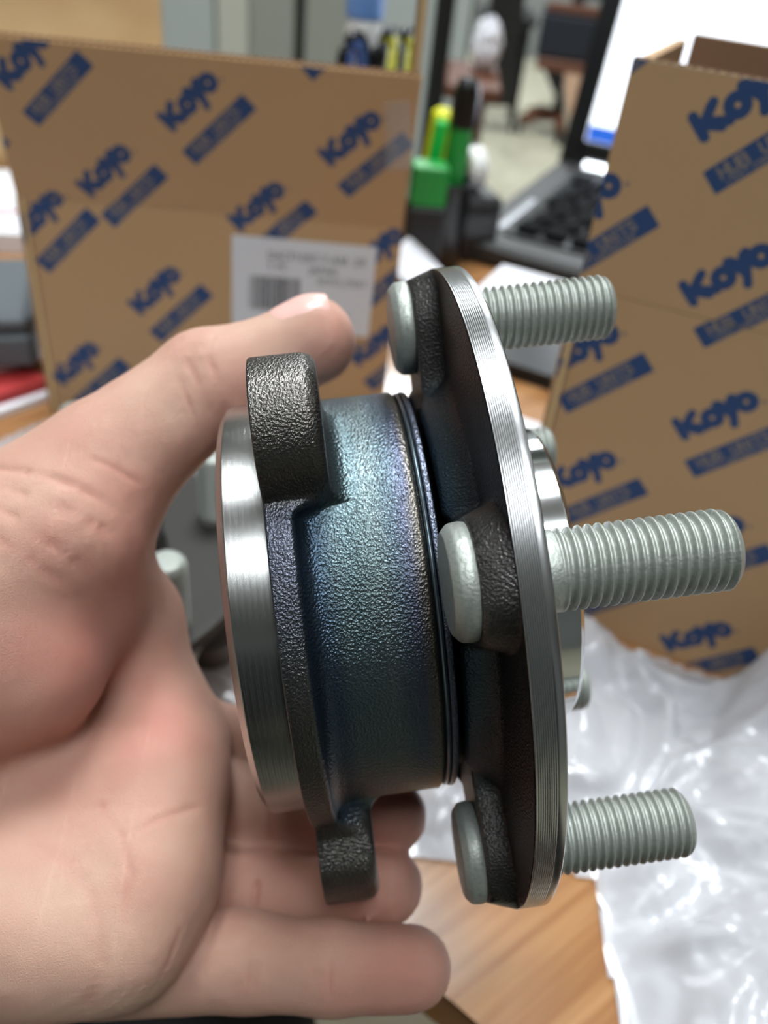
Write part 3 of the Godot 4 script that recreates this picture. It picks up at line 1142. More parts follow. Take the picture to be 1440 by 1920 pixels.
# one logo and its strip; at is the upper left corner of its first letter, in pixels
func stamp(im: Image, at: Vector2, slant: float, blue: Color, card: Color, size: float) -> void:
	var PPM_ := PPM * size
	var ex := Vector2(cos(slant), -sin(slant)) * PPM_
	var dn := Vector2(sin(slant), cos(slant)) * PPM_
	var q := func(x: float, y: float) -> Vector2: return at + ex * x + dn * y
	for s in [[1.0, 1.0, 1.0, 7.1, 1.2], [7.0, 0.6, 1.8, 4.6, 1.1], [5.9, 1.2, 2.2, 4.2, 1.1], [2.8, 3.8, 8.3, 7.0, 1.15], [2.6, 4.6, 6.0, 7.2, 1.1],      # the first letter
			[14.6, 1.3, 17.3, 5.8, 1.2], [15.4, 1.5, 17.8, 5.2, 1.15], [20.0, 1.1, 16.4, 9.9, 1.1], [19.0, 1.6, 17.2, 6.2, 1.15]]:                      # the third
		ink_capsule(im, q.call(s[0], s[1]), q.call(s[2], s[3]), s[4] * 1.18 * PPM_, blue)
	ink_capsule(im, q.call(11.6, 4.8), q.call(11.6, 4.8), 1.45 * PPM_, blue, 2.2 * PPM_)
	ink_capsule(im, q.call(23.0, 4.4), q.call(23.0, 4.4), 1.45 * PPM_, blue, 2.2 * PPM_)
	ink_capsule(im, q.call(27.6, 6.8), q.call(27.6, 6.8), 0.12 * PPM_, blue, 0.5 * PPM_)
	var a: Vector2 = q.call(-3.6, 15.0)
	for k in 8:      # the strip
		ink_capsule(im, q.call(-3.1, 15.5 + k * 0.86), q.call(29.0, 15.5 + k * 0.86), 0.55 * PPM_, blue)
	var knocked := blue.lerp(card, 0.62)
	write(im, "HUB", q.call(0.0, 19.3), ex, -dn, 3.3, 0.36 * PPM_, knocked)
	write(im, "UNITS", q.call(11.6, 19.3), ex, -dn, 3.3, 0.36 * PPM_, knocked)
	write(im, "JTEKT CORPORATION", q.call(0.2, 21.6), ex, -dn, 1.6, 0.16 * PPM_, knocked)

func print_texture(w: float, h: float, spots: Array, slant: float, size: float) -> ImageTexture:
	var im := Image.create(int(w * PPM), int(h * PPM), false, Image.FORMAT_RGB8)
	var card: Color = M.kraft.albedo_color
	im.fill(card)
	for s in spots:
		stamp(im, Vector2(s.x, h - s.y) * PPM, deg_to_rad(slant), Color(0.20, 0.295, 0.46), card, size)
	return ImageTexture.create_from_image(im)

# a printed liner: thin slab w x h in its own xy plane, its face towards +z showing the rectangle uv of the print
func liner(w: float, h: float, d: float, uv: Rect2) -> ArrayMesh:
	var g := Geo.new()
	var none := Rect2(uv.position, Vector2(0.001, 0.001))
	g.quad(Vector3(0, 0, d), Vector3(w, 0, d), Vector3(w, h, d), Vector3(0, h, d), uv)
	g.quad(Vector3(w, 0, 0), Vector3(0, 0, 0), Vector3(0, h, 0), Vector3(w, h, 0), none)
	g.quad(Vector3(0, h, d), Vector3(w, h, d), Vector3(w, h, 0), Vector3(0, h, 0), none)
	g.quad(Vector3(0, 0, 0), Vector3(w, 0, 0), Vector3(w, 0, d), Vector3(0, 0, d), none)
	g.quad(Vector3(w, 0, d), Vector3(w, 0, 0), Vector3(w, h, 0), Vector3(w, h, d), none)
	g.quad(Vector3(0, 0, 0), Vector3(0, 0, d), Vector3(0, h, d), Vector3(0, h, 0), none)
	return g.mesh(true, 1.0, true)

# the wavy middle sheet of corrugated board
func fluting(w: float, h: float, deep: float) -> ArrayMesh:
	var g := Geo.new()
	var rows := [PackedVector3Array(), PackedVector3Array()]
	var n := int(w / 0.0032) * 6
	for i in n + 1:
		var z := sin(TAU * i / 6.0) * deep * 0.5
		rows[0].append(Vector3(w * i / n, 0, z))
		rows[1].append(Vector3(w * i / n, h, z))
	g.grid(rows, false)
	return g.mesh(false, 1.0, true)

# a corrugated panel standing on its lower edge, its print towards +z, as parts of t
func board(t: Node3D, called: String, w: float, h: float, face: Material, uv: Rect2, at: Vector3, turn := 0.0, lean := 0.0) -> void:
	var o := part(called, liner(w, h, 0.0005, uv), face, t, at)
	o.rotation = Vector3(deg_to_rad(lean), deg_to_rad(turn), 0)
	part("fluting", fluting(w, h, 0.0032), M.kraft_pale, o, Vector3(0, 0, -0.0017))
	part("inner_liner", liner(w, h, 0.0005, Rect2(0, 0, 1, 1)), M.kraft_inside, o, Vector3(0, 0, -0.0039))

func printed(tex: Texture2D) -> StandardMaterial3D:
	var m := mat(Color.WHITE, 0.62)
	m.albedo_texture = tex
	m.metallic_specular = 0.35
	return m

func cartons() -> void:
	# the carton on the left: closed lower half, front flap leaning forward, right flap upright
	var w := 0.173
	var t := thing("carton", "open brown carton with blue printing and a white barcode label, behind the thumb", "cardboard box", Vector3(-0.1793, DESK_Y, -0.3738), 6.74)
	var spots := [Vector2(65.2, 155.9), Vector2(132.1, 146.5), Vector2(26.8, 122.5), Vector2(92.4, 111.4), Vector2(1.5, 167), Vector2(-5.5, 98.5), Vector2(44.1, 66.2), Vector2(2.0, 23.9), Vector2(147.5, 93), Vector2(152, 46), Vector2(114, 196), Vector2(-38, 132), Vector2(100, 36)]
	var face := printed(print_texture(173, 181, spots, 45.5, 1.13))
	board(t, "front_panel", w, 0.1123, face, Rect2(0, 68.7 / 181, 1, 112.3 / 181), Vector3.ZERO)
	board(t, "front_flap", w, 0.068, face, Rect2(0, 0, 1, 68.0 / 181), Vector3(0, 0.1125, 0), 0.0, 12.0)
	part("clear_tape", box_mesh(Vector3(0.011, 0.03, 0.0002), 0.00005), M.tape, t.get_node("front_flap"), Vector3(w - 0.007, 0.043, 0.0007), Vector3(0, 0, 8)).set_meta("label", "shiny scrap of clear tape")
	board(t, "side_panel", w, 0.1123, face, Rect2(0, 0.39, 1, 0.6), Vector3(w, 0, -0.001), 90.0)
	board(t, "side_panel", w, 0.1123, face, Rect2(0, 0.39, 1, 0.6), Vector3(0, 0, -w + 0.001), -90.0)
	board(t, "side_flap", w - 0.006, 0.15, M.kraft, Rect2(0, 0, 1, 1), Vector3(w, 0.1125, -0.001), 84.3)
	board(t, "back_panel", w, 0.1123, face, Rect2(0, 0.39, 1, 0.6), Vector3(w, 0, -w), 180.0)
	part("bottom", box_mesh(Vector3(w - 0.004, 0.003, w - 0.004), 0.0005, Vector3(w / 2, 0.002, -w / 2)), M.kraft_inside, t)
	# its label, with the print as thin letters
	var lab := part("barcode_label", box_mesh(Vector3(0.0676, 0.0462, 0.0003), 0.0001), M.label, t, Vector3(0.1282, 0.0798, 0.00085), Vector3(0, 0, -0.6))
	lab.set_meta("label", "white barcode sticker on the carton's front")
	var f := SystemFont.new()
	f.font_names = PackedStringArray(["Droid Sans"])
	for l in [["DACF1097-7-AM  2R", -0.0172, 0.0148, 0.0039], ["1 PC", -0.0172, 0.0096, 0.0036], ["JAPAN", 0.0026, 0.0092, 0.0036], ["KOYO JTEKT", 0.0068, 0.0040, 0.0034], ["2K1097", 0.0080, -0.0140, 0.0034], ["4 974110 09720", -0.0195, -0.0172, 0.0026]]:
		var tm := TextMesh.new()
		tm.font = f
		tm.text = l[0]
		tm.font_size = 32
		tm.pixel_size = l[3] / 24.0
		tm.depth = 0.00006
		tm.horizontal_alignment = HORIZONTAL_ALIGNMENT_LEFT
		part("lettering", tm, M.ink, lab, Vector3(l[1], l[2], 0.0002))
	var bars := Geo.new()
	var x := -0.0255
	rng.seed = 12
	while x < -0.0012:
		var bw: float = [0.0003, 0.0003, 0.0006, 0.0009][rng.randi() % 4]
		bars.quad(Vector3(x, -0.0127, 0.0002), Vector3(x + bw, -0.0127, 0.0002), Vector3(x + bw, 0.0045, 0.0002), Vector3(x, 0.0045, 0.0002))
		x += bw + [0.0003, 0.0003, 0.0006][rng.randi() % 3]
	part("barcode", bars.mesh(true, 1.0, true), M.ink, lab)
	# the carton on the right: all four flaps up
	var u := thing("carton", "open brown carton with blue printing standing on the right beside the studs", "cardboard box", Vector3(0.0548, DESK_Y, -0.275), -20.0)
	var dp := 0.107
	spots = []
	for c in 4:
		for k in range(-1, 6):
			spots.append(Vector2(19.0 + c * 37.4 + k * 11.8 - 37.4, 199.1 + c * 37.3 - k * 47.4 - 37.3))
	face = printed(print_texture(173, 211, spots, 45.5, 1.06))
	board(u, "front_panel", w, 0.142, face, Rect2(0, 69.0 / 211, 1, 142.0 / 211), Vector3.ZERO)
	board(u, "front_flap", w, 0.068, face, Rect2(0, 0, 1, 68.0 / 211), Vector3(0, 0.1422, 0), 0.0, 0.6)
	board(u, "side_panel", dp, 0.142, face, Rect2(0, 0.32, 0.62, 0.67), Vector3(w, 0, -0.001), 90.0)
	board(u, "side_panel", dp, 0.142, face, Rect2(0, 0.32, 0.62, 0.67), Vector3(0, 0, -dp + 0.001), -90.0)
	board(u, "back_panel", w, 0.142, face, Rect2(0, 0.32, 1, 0.67), Vector3(w, 0, -dp), 180.0)
	# the left flap is cut short at the back and bends inwards
	var o := part("side_flap", liner_slope(dp - 0.016, 0.067, 0.063), M.kraft, u, Vector3(0.0, 0.1422, -dp + 0.014))
	o.rotation = Vector3(deg_to_rad(0), deg_to_rad(-90), 0)
	board(u, "side_flap", dp - 0.01, 0.067, M.kraft, Rect2(0, 0, 1, 1), Vector3(w, 0.1422, -0.005), 90.0)
	board(u, "back_flap", w - 0.004, 0.064, M.kraft, Rect2(0, 0, 1, 1), Vector3(w, 0.1422, -dp), 180.0, 0.0)
	part("bottom", box_mesh(Vector3(w - 0.004, 0.003, dp - 0.004), 0.0005, Vector3(w / 2, 0.002, -dp / 2)), M.kraft_inside, u)

func liner_slope(w: float, h1: float, h0: float) -> ArrayMesh:
	var g := Geo.new()
	var d := -0.0032
	g.quad(Vector3(0, 0, 0), Vector3(w, 0, 0), Vector3(w, h1, 0), Vector3(0, h0, 0))
	g.quad(Vector3(w, 0, d), Vector3(0, 0, d), Vector3(0, h0, d), Vector3(w, h1, d))
	g.quad(Vector3(0, h0, 0), Vector3(w, h1, 0), Vector3(w, h1, d), Vector3(0, h0, d))
	g.quad(Vector3(w, 0, 0), Vector3(w, 0, d), Vector3(w, h1, d), Vector3(w, h1, 0))
	g.quad(Vector3(0, 0, d), Vector3(0, 0, 0), Vector3(0, h0, 0), Vector3(0, h0, d))
	return g.mesh(true, 1.0, true)

# ------------------------------------------------------------------ crumpled plastic bags

func ridge(n: FastNoiseLite, x: float, z: float, f: float, s: float) -> float:
	return 1.0 - 2.0 * absf(n.get_noise_3d(x * f, z * f, s))

# a crumpled sheet: keep(x, z) > 0 inside (metres from its edge), high(x, z) the envelope; both in metres
func crumpled(lo: Vector2, hi: Vector2, step: float, keep: Callable, high: Callable, seed_: int, amount: float) -> ArrayMesh:
	var n := FastNoiseLite.new()
	n.seed = seed_
	n.frequency = 1.0
	n.fractal_type = FastNoiseLite.FRACTAL_NONE
	var g := Geo.new()
	var nx := int((hi.x - lo.x) / step) + 1
	var nz := int((hi.y - lo.y) / step) + 1
	var inside := []
	for j in nz:
		for i in nx:
			var x := lo.x + i * step
			var z := lo.y + j * step
			var k: float = keep.call(x, z) + n.get_noise_3d(x * 22.0, z * 22.0, 7.0) * 0.003
			var wx := x + n.get_noise_3d(x * 18.0, z * 18.0, 3.0) * 0.02
			var wz := z + n.get_noise_3d(x * 18.0, z * 18.0, 5.0) * 0.02
			var h := ridge(n, wx, wz, 17.0, 1.0) * 0.010 + ridge(n, wx, wz, 40.0, 2.0) * 0.005 + ridge(n, wx, wz, 95.0, 4.0) * 0.0022 + ridge(n, wx, wz, 210.0, 6.0) * 0.0007
			var y: float = maxf(0.0015, (high.call(x, z) + (h + 0.008) * amount) * smooth(-0.001, 0.022, k) + 0.0008)
			g.v.append(Vector3(x, y, z))
			g.t.append(Vector2(x, z))
			inside.append(k > 0.0)
	for j in nz - 1:
		for i in nx - 1:
			var a := j * nx + i
			if inside[a] and inside[a + 1] and inside[a + nx] and inside[a + nx + 1]:
				g.f.append_array(PackedInt32Array([a, a + nx, a + nx + 1, a, a + nx + 1, a + 1]))
	return g.mesh(false, 1.0, true)

func bags() -> void:
	# in front of the right carton: s runs along its face, w comes forward from it
	var along := Vector2(0.94, 0.342)
	var ahead := Vector2(-0.342, 0.94)
	var foot := Vector2(0.0548, -0.275)
	var keep := func(x: float, z: float) -> float:
		var p := Vector2(x, z) - foot
		var edge := minf(-0.078 + (x - 0.09) * 0.6, -0.028 + (x - 0.17) * 0.38)
		return minf(minf(edge - z, p.dot(ahead) - 0.003), maxf(minf(-0.147 - z, x - 0.016), x - 0.079))
	var high := func(x: float, z: float) -> float:
		var p := Vector2(x, z) - foot
		var s := p.dot(along)
		var w := p.dot(ahead)
		var near := 1.0 - smooth(0.0, 0.06, w)
		var h := 0.018 * (1.0 - smooth(0.042, 0.066, s)) * near + 0.042 * smooth(0.086, 0.11, s) * (1.0 - smooth(0.0, 0.12, w))
		return h + 0.016 * smooth(0.09, 0.13, x) * smooth(-0.20, -0.11, z)
	var t := thing("plastic_bag", "crumpled clear plastic bag lying in front of the right carton", "plastic bag")
	part("film", crumpled(Vector2(0.008, -0.285), Vector2(0.34, 0.04), 0.0016, keep, high, 3, 0.8), M.film, t, Vector3(0, DESK_Y, 0))
	part("film", crumpled(Vector2(0.01, -0.285), Vector2(0.34, 0.04), 0.0025, keep, func(x, z): return high.call(x, z) * 0.45, 9, 0.4), M.film, t, Vector3(0, DESK_Y, 0))
	var u := thing("plastic_bag", "thin clear plastic bag under the second hub at the left desk edge", "plastic bag")
	var keep2 := func(x: float, z: float) -> float:
		var back := z + 0.352 + (x + 0.188) * 1.35
		return minf(minf(x + 0.30, -0.03 - x), minf(back, minf(-0.172 + (x + 0.1) * 0.4, -0.172 + (x + 0.1) * -0.2) - z))
	part("film", crumpled(Vector2(-0.31, -0.42), Vector2(-0.02, -0.15), 0.002, keep2, func(_x, _z): return 0.001, 6, 0.35), M.film, u, Vector3(0, DESK_Y, 0))

# ------------------------------------------------------------------ what else lies on the desk

func sheet(label: String, at: Vector3, size: Vector2, turn: float, m: Material, thick := 0.0008, called := "paper_sheet", group := "") -> Node3D:
	var o := part(called, box_mesh(Vector3(size.x, thick, size.y), minf(0.0003, thick * 0.3), Vector3(0, thick / 2, 0)), m, null, at, Vector3(0, turn, 0))
	tag(o, label, "folder" if called == "folder" else "paper", group)
	return o

func scissors(label: String, at: Vector3, loop: Material, inner: Material, turn: float, lean: float, size := 1.0) -> void:
	var t := thing("scissors", label, "scissors", at, turn, "scissors in the desk cups")
	t.rotation_degrees.z = lean
	for s in [-1, 1]:
		var pts := []
		for k in 20:
			var a := TAU * k / 20.0
			pts.append(Vector3(s * 0.0125 + 0.0098 * cos(a), 0.093 + 0.018 * sin(a), s * 0.0015) * size)
		var h := part("handle", tube(pts, 0.0042 * size, 10, true), loop, t)
		var pin := []
		for k in 20:
			var a := TAU * k / 20.0
			pin.append(Vector3(s * 0.0125 + 0.0064 * cos(a), 0.093 + 0.0145 * sin(a), s * 0.0015) * size)
		part("grip_lining", tube(pin, 0.0048 * size, 8, true), inner, h)
		part("handle", tube([Vector3(s * 0.009, 0.076, s * 0.0015) * size, Vector3(s * 0.004, 0.06, s * 0.0015) * size, Vector3(0, 0.045, s * 0.0015) * size], 0.0044 * size, 10), loop, t)
		part("blade", box_mesh(Vector3(0.011, 0.085, 0.0016) * size, 0.0005, Vector3(-s * 0.003, 0.005, s * 0.0012) * size), M.silver, t, Vector3.ZERO, Vector3(0, 0, s * 4.0))
	part("pivot", lathe([Vector2(-0.004, 0.0001), Vector2(-0.004, 0.003), Vector2(0.004, 0.003), Vector2(0.004, 0.0001)], 16, 0), M.silver, t, Vector3(0, 0.042, 0) * size, Vector3(0, 90, 0))

func cup(label: String, at: Vector3, r: float, h: float) -> void:
	var t := thing("pen_cup", label, "pen cup", at)
	part("body", lathe([Vector2(0.003, 0.0002), Vector2(0.0, r * 0.9), Vector2(0.002, r * 0.94), Vector2(h - 0.002, r), Vector2(h, r - 0.001), Vector2(h - 0.002, r - 0.0025), Vector2(0.004, r * 0.88), Vector2(0.003, 0.0001)], 48, 1), M.gloss_black, t)
	part("rim", lathe([Vector2(h - 0.004, r), Vector2(h - 0.003, r + 0.0012), Vector2(h - 0.001, r + 0.0012), Vector2(h, r)], 48, 1, 1.0, null, false), M.black, t)

func desk_things() -> void:
	# papers and devices left of the carton
	sheet("lowest white sheet of the paper pile at the left desk edge", Vector3(-0.302, 0.7502, -0.355), Vector2(0.2, 0.15), 53.0, M.paper, 0.004)
	sheet("red folder between the white papers left of the carton", Vector3(-0.308, 0.7544, -0.36), Vector2(0.2, 0.15), 51.0, M.red, 0.006, "folder")
	sheet("white sheet on top of the red folder", Vector3(-0.322, 0.7606, -0.39), Vector2(0.24, 0.16), 47.0, M.paper, 0.004)
	var sh := sheet("white sheet with a red outline lying behind the slate grey case", Vector3(-0.352, 0.7502, -0.625), Vector2(0.17, 0.14), 12.0, M.paper, 0.014)
	var rl := part("red_outline", tube([Vector3(-0.09, 0.0148, 0.035), Vector3(0.03, 0.0148, 0.033), Vector3(0.085, 0.0148, 0.02)], 0.0009, 6), M.red, sh)
	rl.set_meta("label", "red printed line")
	var c := thing("desk_case", "slate grey plastic case on the white papers left of the carton", "case", Vector3(-0.243, 0.7648, -0.414), 18.0)
	part("lid", box_mesh(Vector3(0.085, 0.012, 0.075), 0.004, Vector3(0, 0.026, 0)), M.slate, c)
	part("base", box_mesh(Vector3(0.084, 0.02, 0.074), 0.003, Vector3(0, 0.010, 0)), M.slate, c)
	var d := thing("calculator", "slate grey desk device behind the papers at the far left", "calculator", Vector3(-0.42, 0.7502, -0.79), 12.0)
	part("body", box_mesh(Vector3(0.13, 0.045, 0.1), 0.005, Vector3(0, 0.0225, 0)), M.slate, d)
	for k in 8:
		part("button", box_mesh(Vector3(0.01, 0.003, 0.008), 0.001), M.dark_grey, d, Vector3(-0.045 + 0.025 * (k % 4), 0.046, -0.012 + 0.02 * (k / 4)))
	# a padded kraft envelope stands behind the left carton
	var e := thing("kraft_envelope", "pale tan padded envelope standing behind the left carton", "envelope", Vector3(-0.325, 0.75, -0.725), 6.0)
	var g := Geo.new()
	var n := FastNoiseLite.new()
	n.seed = 2
	n.frequency = 22.0
	for side in [1, -1]:
		var rows := []
		for j in 31:
			var row := PackedVector3Array()
			for i in 31:
				var x := i / 30.0 - 0.5
				var y := j / 30.0
				var fat := pow(maxf((1.0 - pow(x * 2.0, 4.0)) * (1.0 - pow(y * 2.0 - 1.0, 4.0)), 0.0), 0.5)
				row.append(Vector3(x * 0.22, y * 0.21, side * (0.0015 + fat * (0.008 + 0.004 * n.get_noise_2d(x * 0.2 * (1 if side > 0 else 2), y * 0.19)))))
			rows.append(row)
		if side < 0: rows.reverse()
		g.grid(rows, false)
	part("pouch", g.mesh(false, 1.0), M.kraft_pale, e)
	part("seal_flap", box_mesh(Vector3(0.214, 0.04, 0.001), 0.0003, Vector3(0, 0.19, 0.0115)), M.kraft_pale, e)
	# glue bottle behind the left carton
	var b := thing("glue_bottle", "small white bottle with a pale blue cap behind the left carton", "bottle", Vector3(-0.057, 0.75, -0.705))
	part("body", lathe([Vector2(0, 0.0002), Vector2(0, 0.0125), Vector2(0.002, 0.0138), Vector2(0.13, 0.0138), Vector2(0.144, 0.0135), Vector2(0.152, 0.0125), Vector2(0.153, 0.0002)], 40), M.white_plastic, b)
	part("cap", lathe([Vector2(0.1525, 0.013), Vector2(0.154, 0.0142), Vector2(0.185, 0.0135), Vector2(0.188, 0.011), Vector2(0.188, 0.0002)], 40), M.cap_blue, b)
	# cups with scissors
	cup("black pen cup hidden behind the left carton", Vector3(-0.042, 0.75, -0.655), 0.023, 0.1)
	cup("black pen cup right of the left carton", Vector3(0.013, 0.75, -0.645), 0.023, 0.066)
	scissors("scissors with black and blue handle loops beside the white bottle", Vector3(-0.047, 0.785, -0.658), M.gloss_black, M.blue, 40.0, 0.0, 1.02)
	scissors("scissors with yellow and black handle loops beside the carton flap", Vector3(-0.033, 0.787, -0.647), M.gloss_black, M.yellow, 72.0, -6.0, 1.05)
	var k := thing("cutter", "yellow and green utility cutter standing in the pen cup", "utility cutter", Vector3(0.0, 0.757, -0.645), 0.0)
	k.rotation_degrees.z = -5.0
	part("body", box_mesh(Vector3(0.018, 0.105, 0.013), 0.004, Vector3(0, 0.0525, 0)), M.yellow, k)
	part("slide", box_mesh(Vector3(0.010, 0.028, 0.006), 0.002, Vector3(-0.001, 0.085, 0.0085)), M.bright_green, k)
	var hl := thing("marker", "green marker with a dark cap in the pen cup", "marker", Vector3(0.018, 0.757, -0.642), 0.0)
	hl.rotation_degrees.z = -2.0
	part("barrel", lathe([Vector2(0, 0.006), Vector2(0.002, 0.0085), Vector2(0.095, 0.0088), Vector2(0.096, 0.007)], 24), M.green, hl)
	part("cap", lathe([Vector2(0.095, 0.0098), Vector2(0.118, 0.0095), Vector2(0.126, 0.006), Vector2(0.126, 0.0002)], 24), M.gloss_black, hl)
	var nb := thing("note_box", "bright green note block on a dark base in front of the pen cup", "note box", Vector3(0.003, 0.75, -0.606), 8.0)
	part("body", box_mesh(Vector3(0.026, 0.058, 0.024), 0.002, Vector3(0, 0.029, 0)), M.black, nb)
	part("notes", box_mesh(Vector3(0.024, 0.026, 0.022), 0.001, Vector3(0, 0.0715, 0)), M.green, nb)
	var og := thing("organizer", "black desk organizer box carrying a white tape roll", "organizer", Vector3(0.037, 0.75, -0.68), 20.0)
	part("body", box_mesh(Vector3(0.036, 0.05, 0.05), 0.003, Vector3(0, 0.025, 0)), M.black, og)
	part("drawer", box_mesh(Vector3(0.03, 0.018, 0.004), 0.001, Vector3(0, 0.03, 0.026)), M.gloss_black, og)
	var ro: Node3D = thing("tape_roll", "white adhesive tape roll on top of the black organizer", "tape roll", Vector3(0.034, 0.8002, -0.68), 30.0)
	ro.scale = Vector3.ONE * 0.78
	part("tape", lathe(crisp([Vector2(-0.009, 0.012), Vector2(-0.009, 0.019), Vector2(0.009, 0.019), Vector2(0.009, 0.012), Vector2(-0.009, 0.012)], 0.0003), 48, 0, 1.0, null, false), M.white_plastic, ro, Vector3(0, 0.0192, 0))
	part("core", lathe(crisp([Vector2(-0.0092, 0.0105), Vector2(-0.0092, 0.012), Vector2(0.0092, 0.012), Vector2(0.0092, 0.0105), Vector2(-0.0092, 0.0105)], 0.0002), 48, 0, 1.0, null, false), M.brown, ro, Vector3(0, 0.0192, 0))
	# curled paper in front of the cups, sheets around the laptop
	var curl := Geo.new()
	var rows := []
	for j in 13:
		var row := PackedVector3Array()
		for i in 9:
			var s := j / 12.0
			row.append(Vector3(0.085 * s, 0.001 + 0.036 * pow(1.0 - s, 2.2), 0.05 * (i / 8.0 - 0.5)))
		rows.append(row)
	curl.grid(rows, false)
	var cp := part("paper_sheet", curl.mesh(false, 1.0, true), M.paper, null, Vector3(-0.012, 0.7503, -0.575), Vector3(0, -20, 0))
	tag(cp, "curled white paper lying in front of the black pen cup", "paper")
	sheet("white paper pile lying in front of the laptop", Vector3(0.13, 0.7502, -0.565), Vector2(0.17, 0.085), -22.0, M.paper, 0.009)
	sheet("white paper peeking out behind the bright flange", Vector3(0.07, 0.7502, -0.40), Vector2(0.07, 0.05), -22.0, M.paper, 0.001)
	var bk := thing("notebook", "closed black notebook between the flange and the right carton", "notebook", Vector3(0.104, 0.7502, -0.488), -24.0)
	part("cover", box_mesh(Vector3(0.11, 0.002, 0.056), 0.0006, Vector3(0, 0.0085, 0)), M.gloss_black, bk)
	part("pages", box_mesh(Vector3(0.107, 0.006, 0.053), 0.0004, Vector3(0, 0.0045, 0)), M.black, bk)
	part("cover", box_mesh(Vector3(0.11, 0.0015, 0.056), 0.0005, Vector3(0, 0.0008, 0)), M.gloss_black, bk)
	# laptop: keyboard deck and upright screen
	var lp := thing("laptop", "open black laptop with a bright white screen behind the right carton", "laptop", Vector3(0.030, 0.7505, -0.662))
	lp.transform.basis = Basis(Vector3(0.927, 0, 0.374), Vector3.UP, Vector3(-0.374, 0, 0.927))
	var w := 0.40
	part("deck", box_mesh(Vector3(w, 0.018, 0.28), 0.004, Vector3(w / 2, 0.009, -0.14)), M.dark_grey, lp)
	part("key_bed", box_mesh(Vector3(w - 0.05, 0.003, 0.2), 0.001, Vector3(w / 2 + 0.004, 0.019, -0.125)), M.gloss_black, lp)
	var key := box_mesh(Vector3(0.0185, 0.005, 0.0225), 0.002)
	for row in 7:
		for col in 14:
			part("key", key, M.keys, lp, Vector3(0.045 + col * 0.0225 + (row % 3) * 0.004, 0.0228, -0.045 - row * 0.0265))
	part("reflection_strip", box_mesh(Vector3(0.006, 0.002, 0.09), 0.0008, Vector3(0.022, 0.0192, -0.08)), M.silver, lp)  # silver strip stands in for a white reflection beside the keys
	part("hinge", box_mesh(Vector3(0.05, 0.014, 0.02), 0.005, Vector3(0.05, 0.018, -0.268)), M.silver, lp)
	var lid := part("lid", box_mesh(Vector3(w, 0.27, 0.012), 0.004, Vector3(w / 2, 0.135, -0.007)), M.black, lp, Vector3(0, 0.012, -0.275), Vector3(-14, 0, 0))
	for q in [[Vector3(0.02, 0.268, 0.004), Vector3(0.0105, 0.135, 0.001)], [Vector3(0.02, 0.268, 0.004), Vector3(w - 0.0105, 0.135, 0.001)], [Vector3(w - 0.042, 0.026, 0.004), Vector3(w / 2, 0.015, 0.001)], [Vector3(w - 0.042, 0.018, 0.004), Vector3(w / 2, 0.26, 0.001)]]:
		part("bezel", box_mesh(q[0], 0.0012, q[1]), M.gloss_black, lid)
	part("screen", box_mesh(Vector3(w - 0.042, 0.222, 0.002), 0.0003, Vector3(w / 2, 0.1395, 0.0)), M.screen, lid)
	part("screen_taskbar", box_mesh(Vector3(w - 0.044, 0.014, 0.001), 0.0002, Vector3(w / 2, 0.036, 0.0014)), M.screen_blue, lid)
	var l := AreaLight3D.new()
	l.name = "screen_light"
	l.area_size = Vector2(w - 0.06, 0.21)
	l.light_energy = 0.04
	l.light_color = Color(0.95, 0.97, 1.0)
	l.shadow_enabled = true
	lid.add_child(l)
	l.position = Vector3(w / 2, 0.14, 0.006)
	l.rotation_degrees.y = 180.0

# ------------------------------------------------------------------ the room beyond the desk

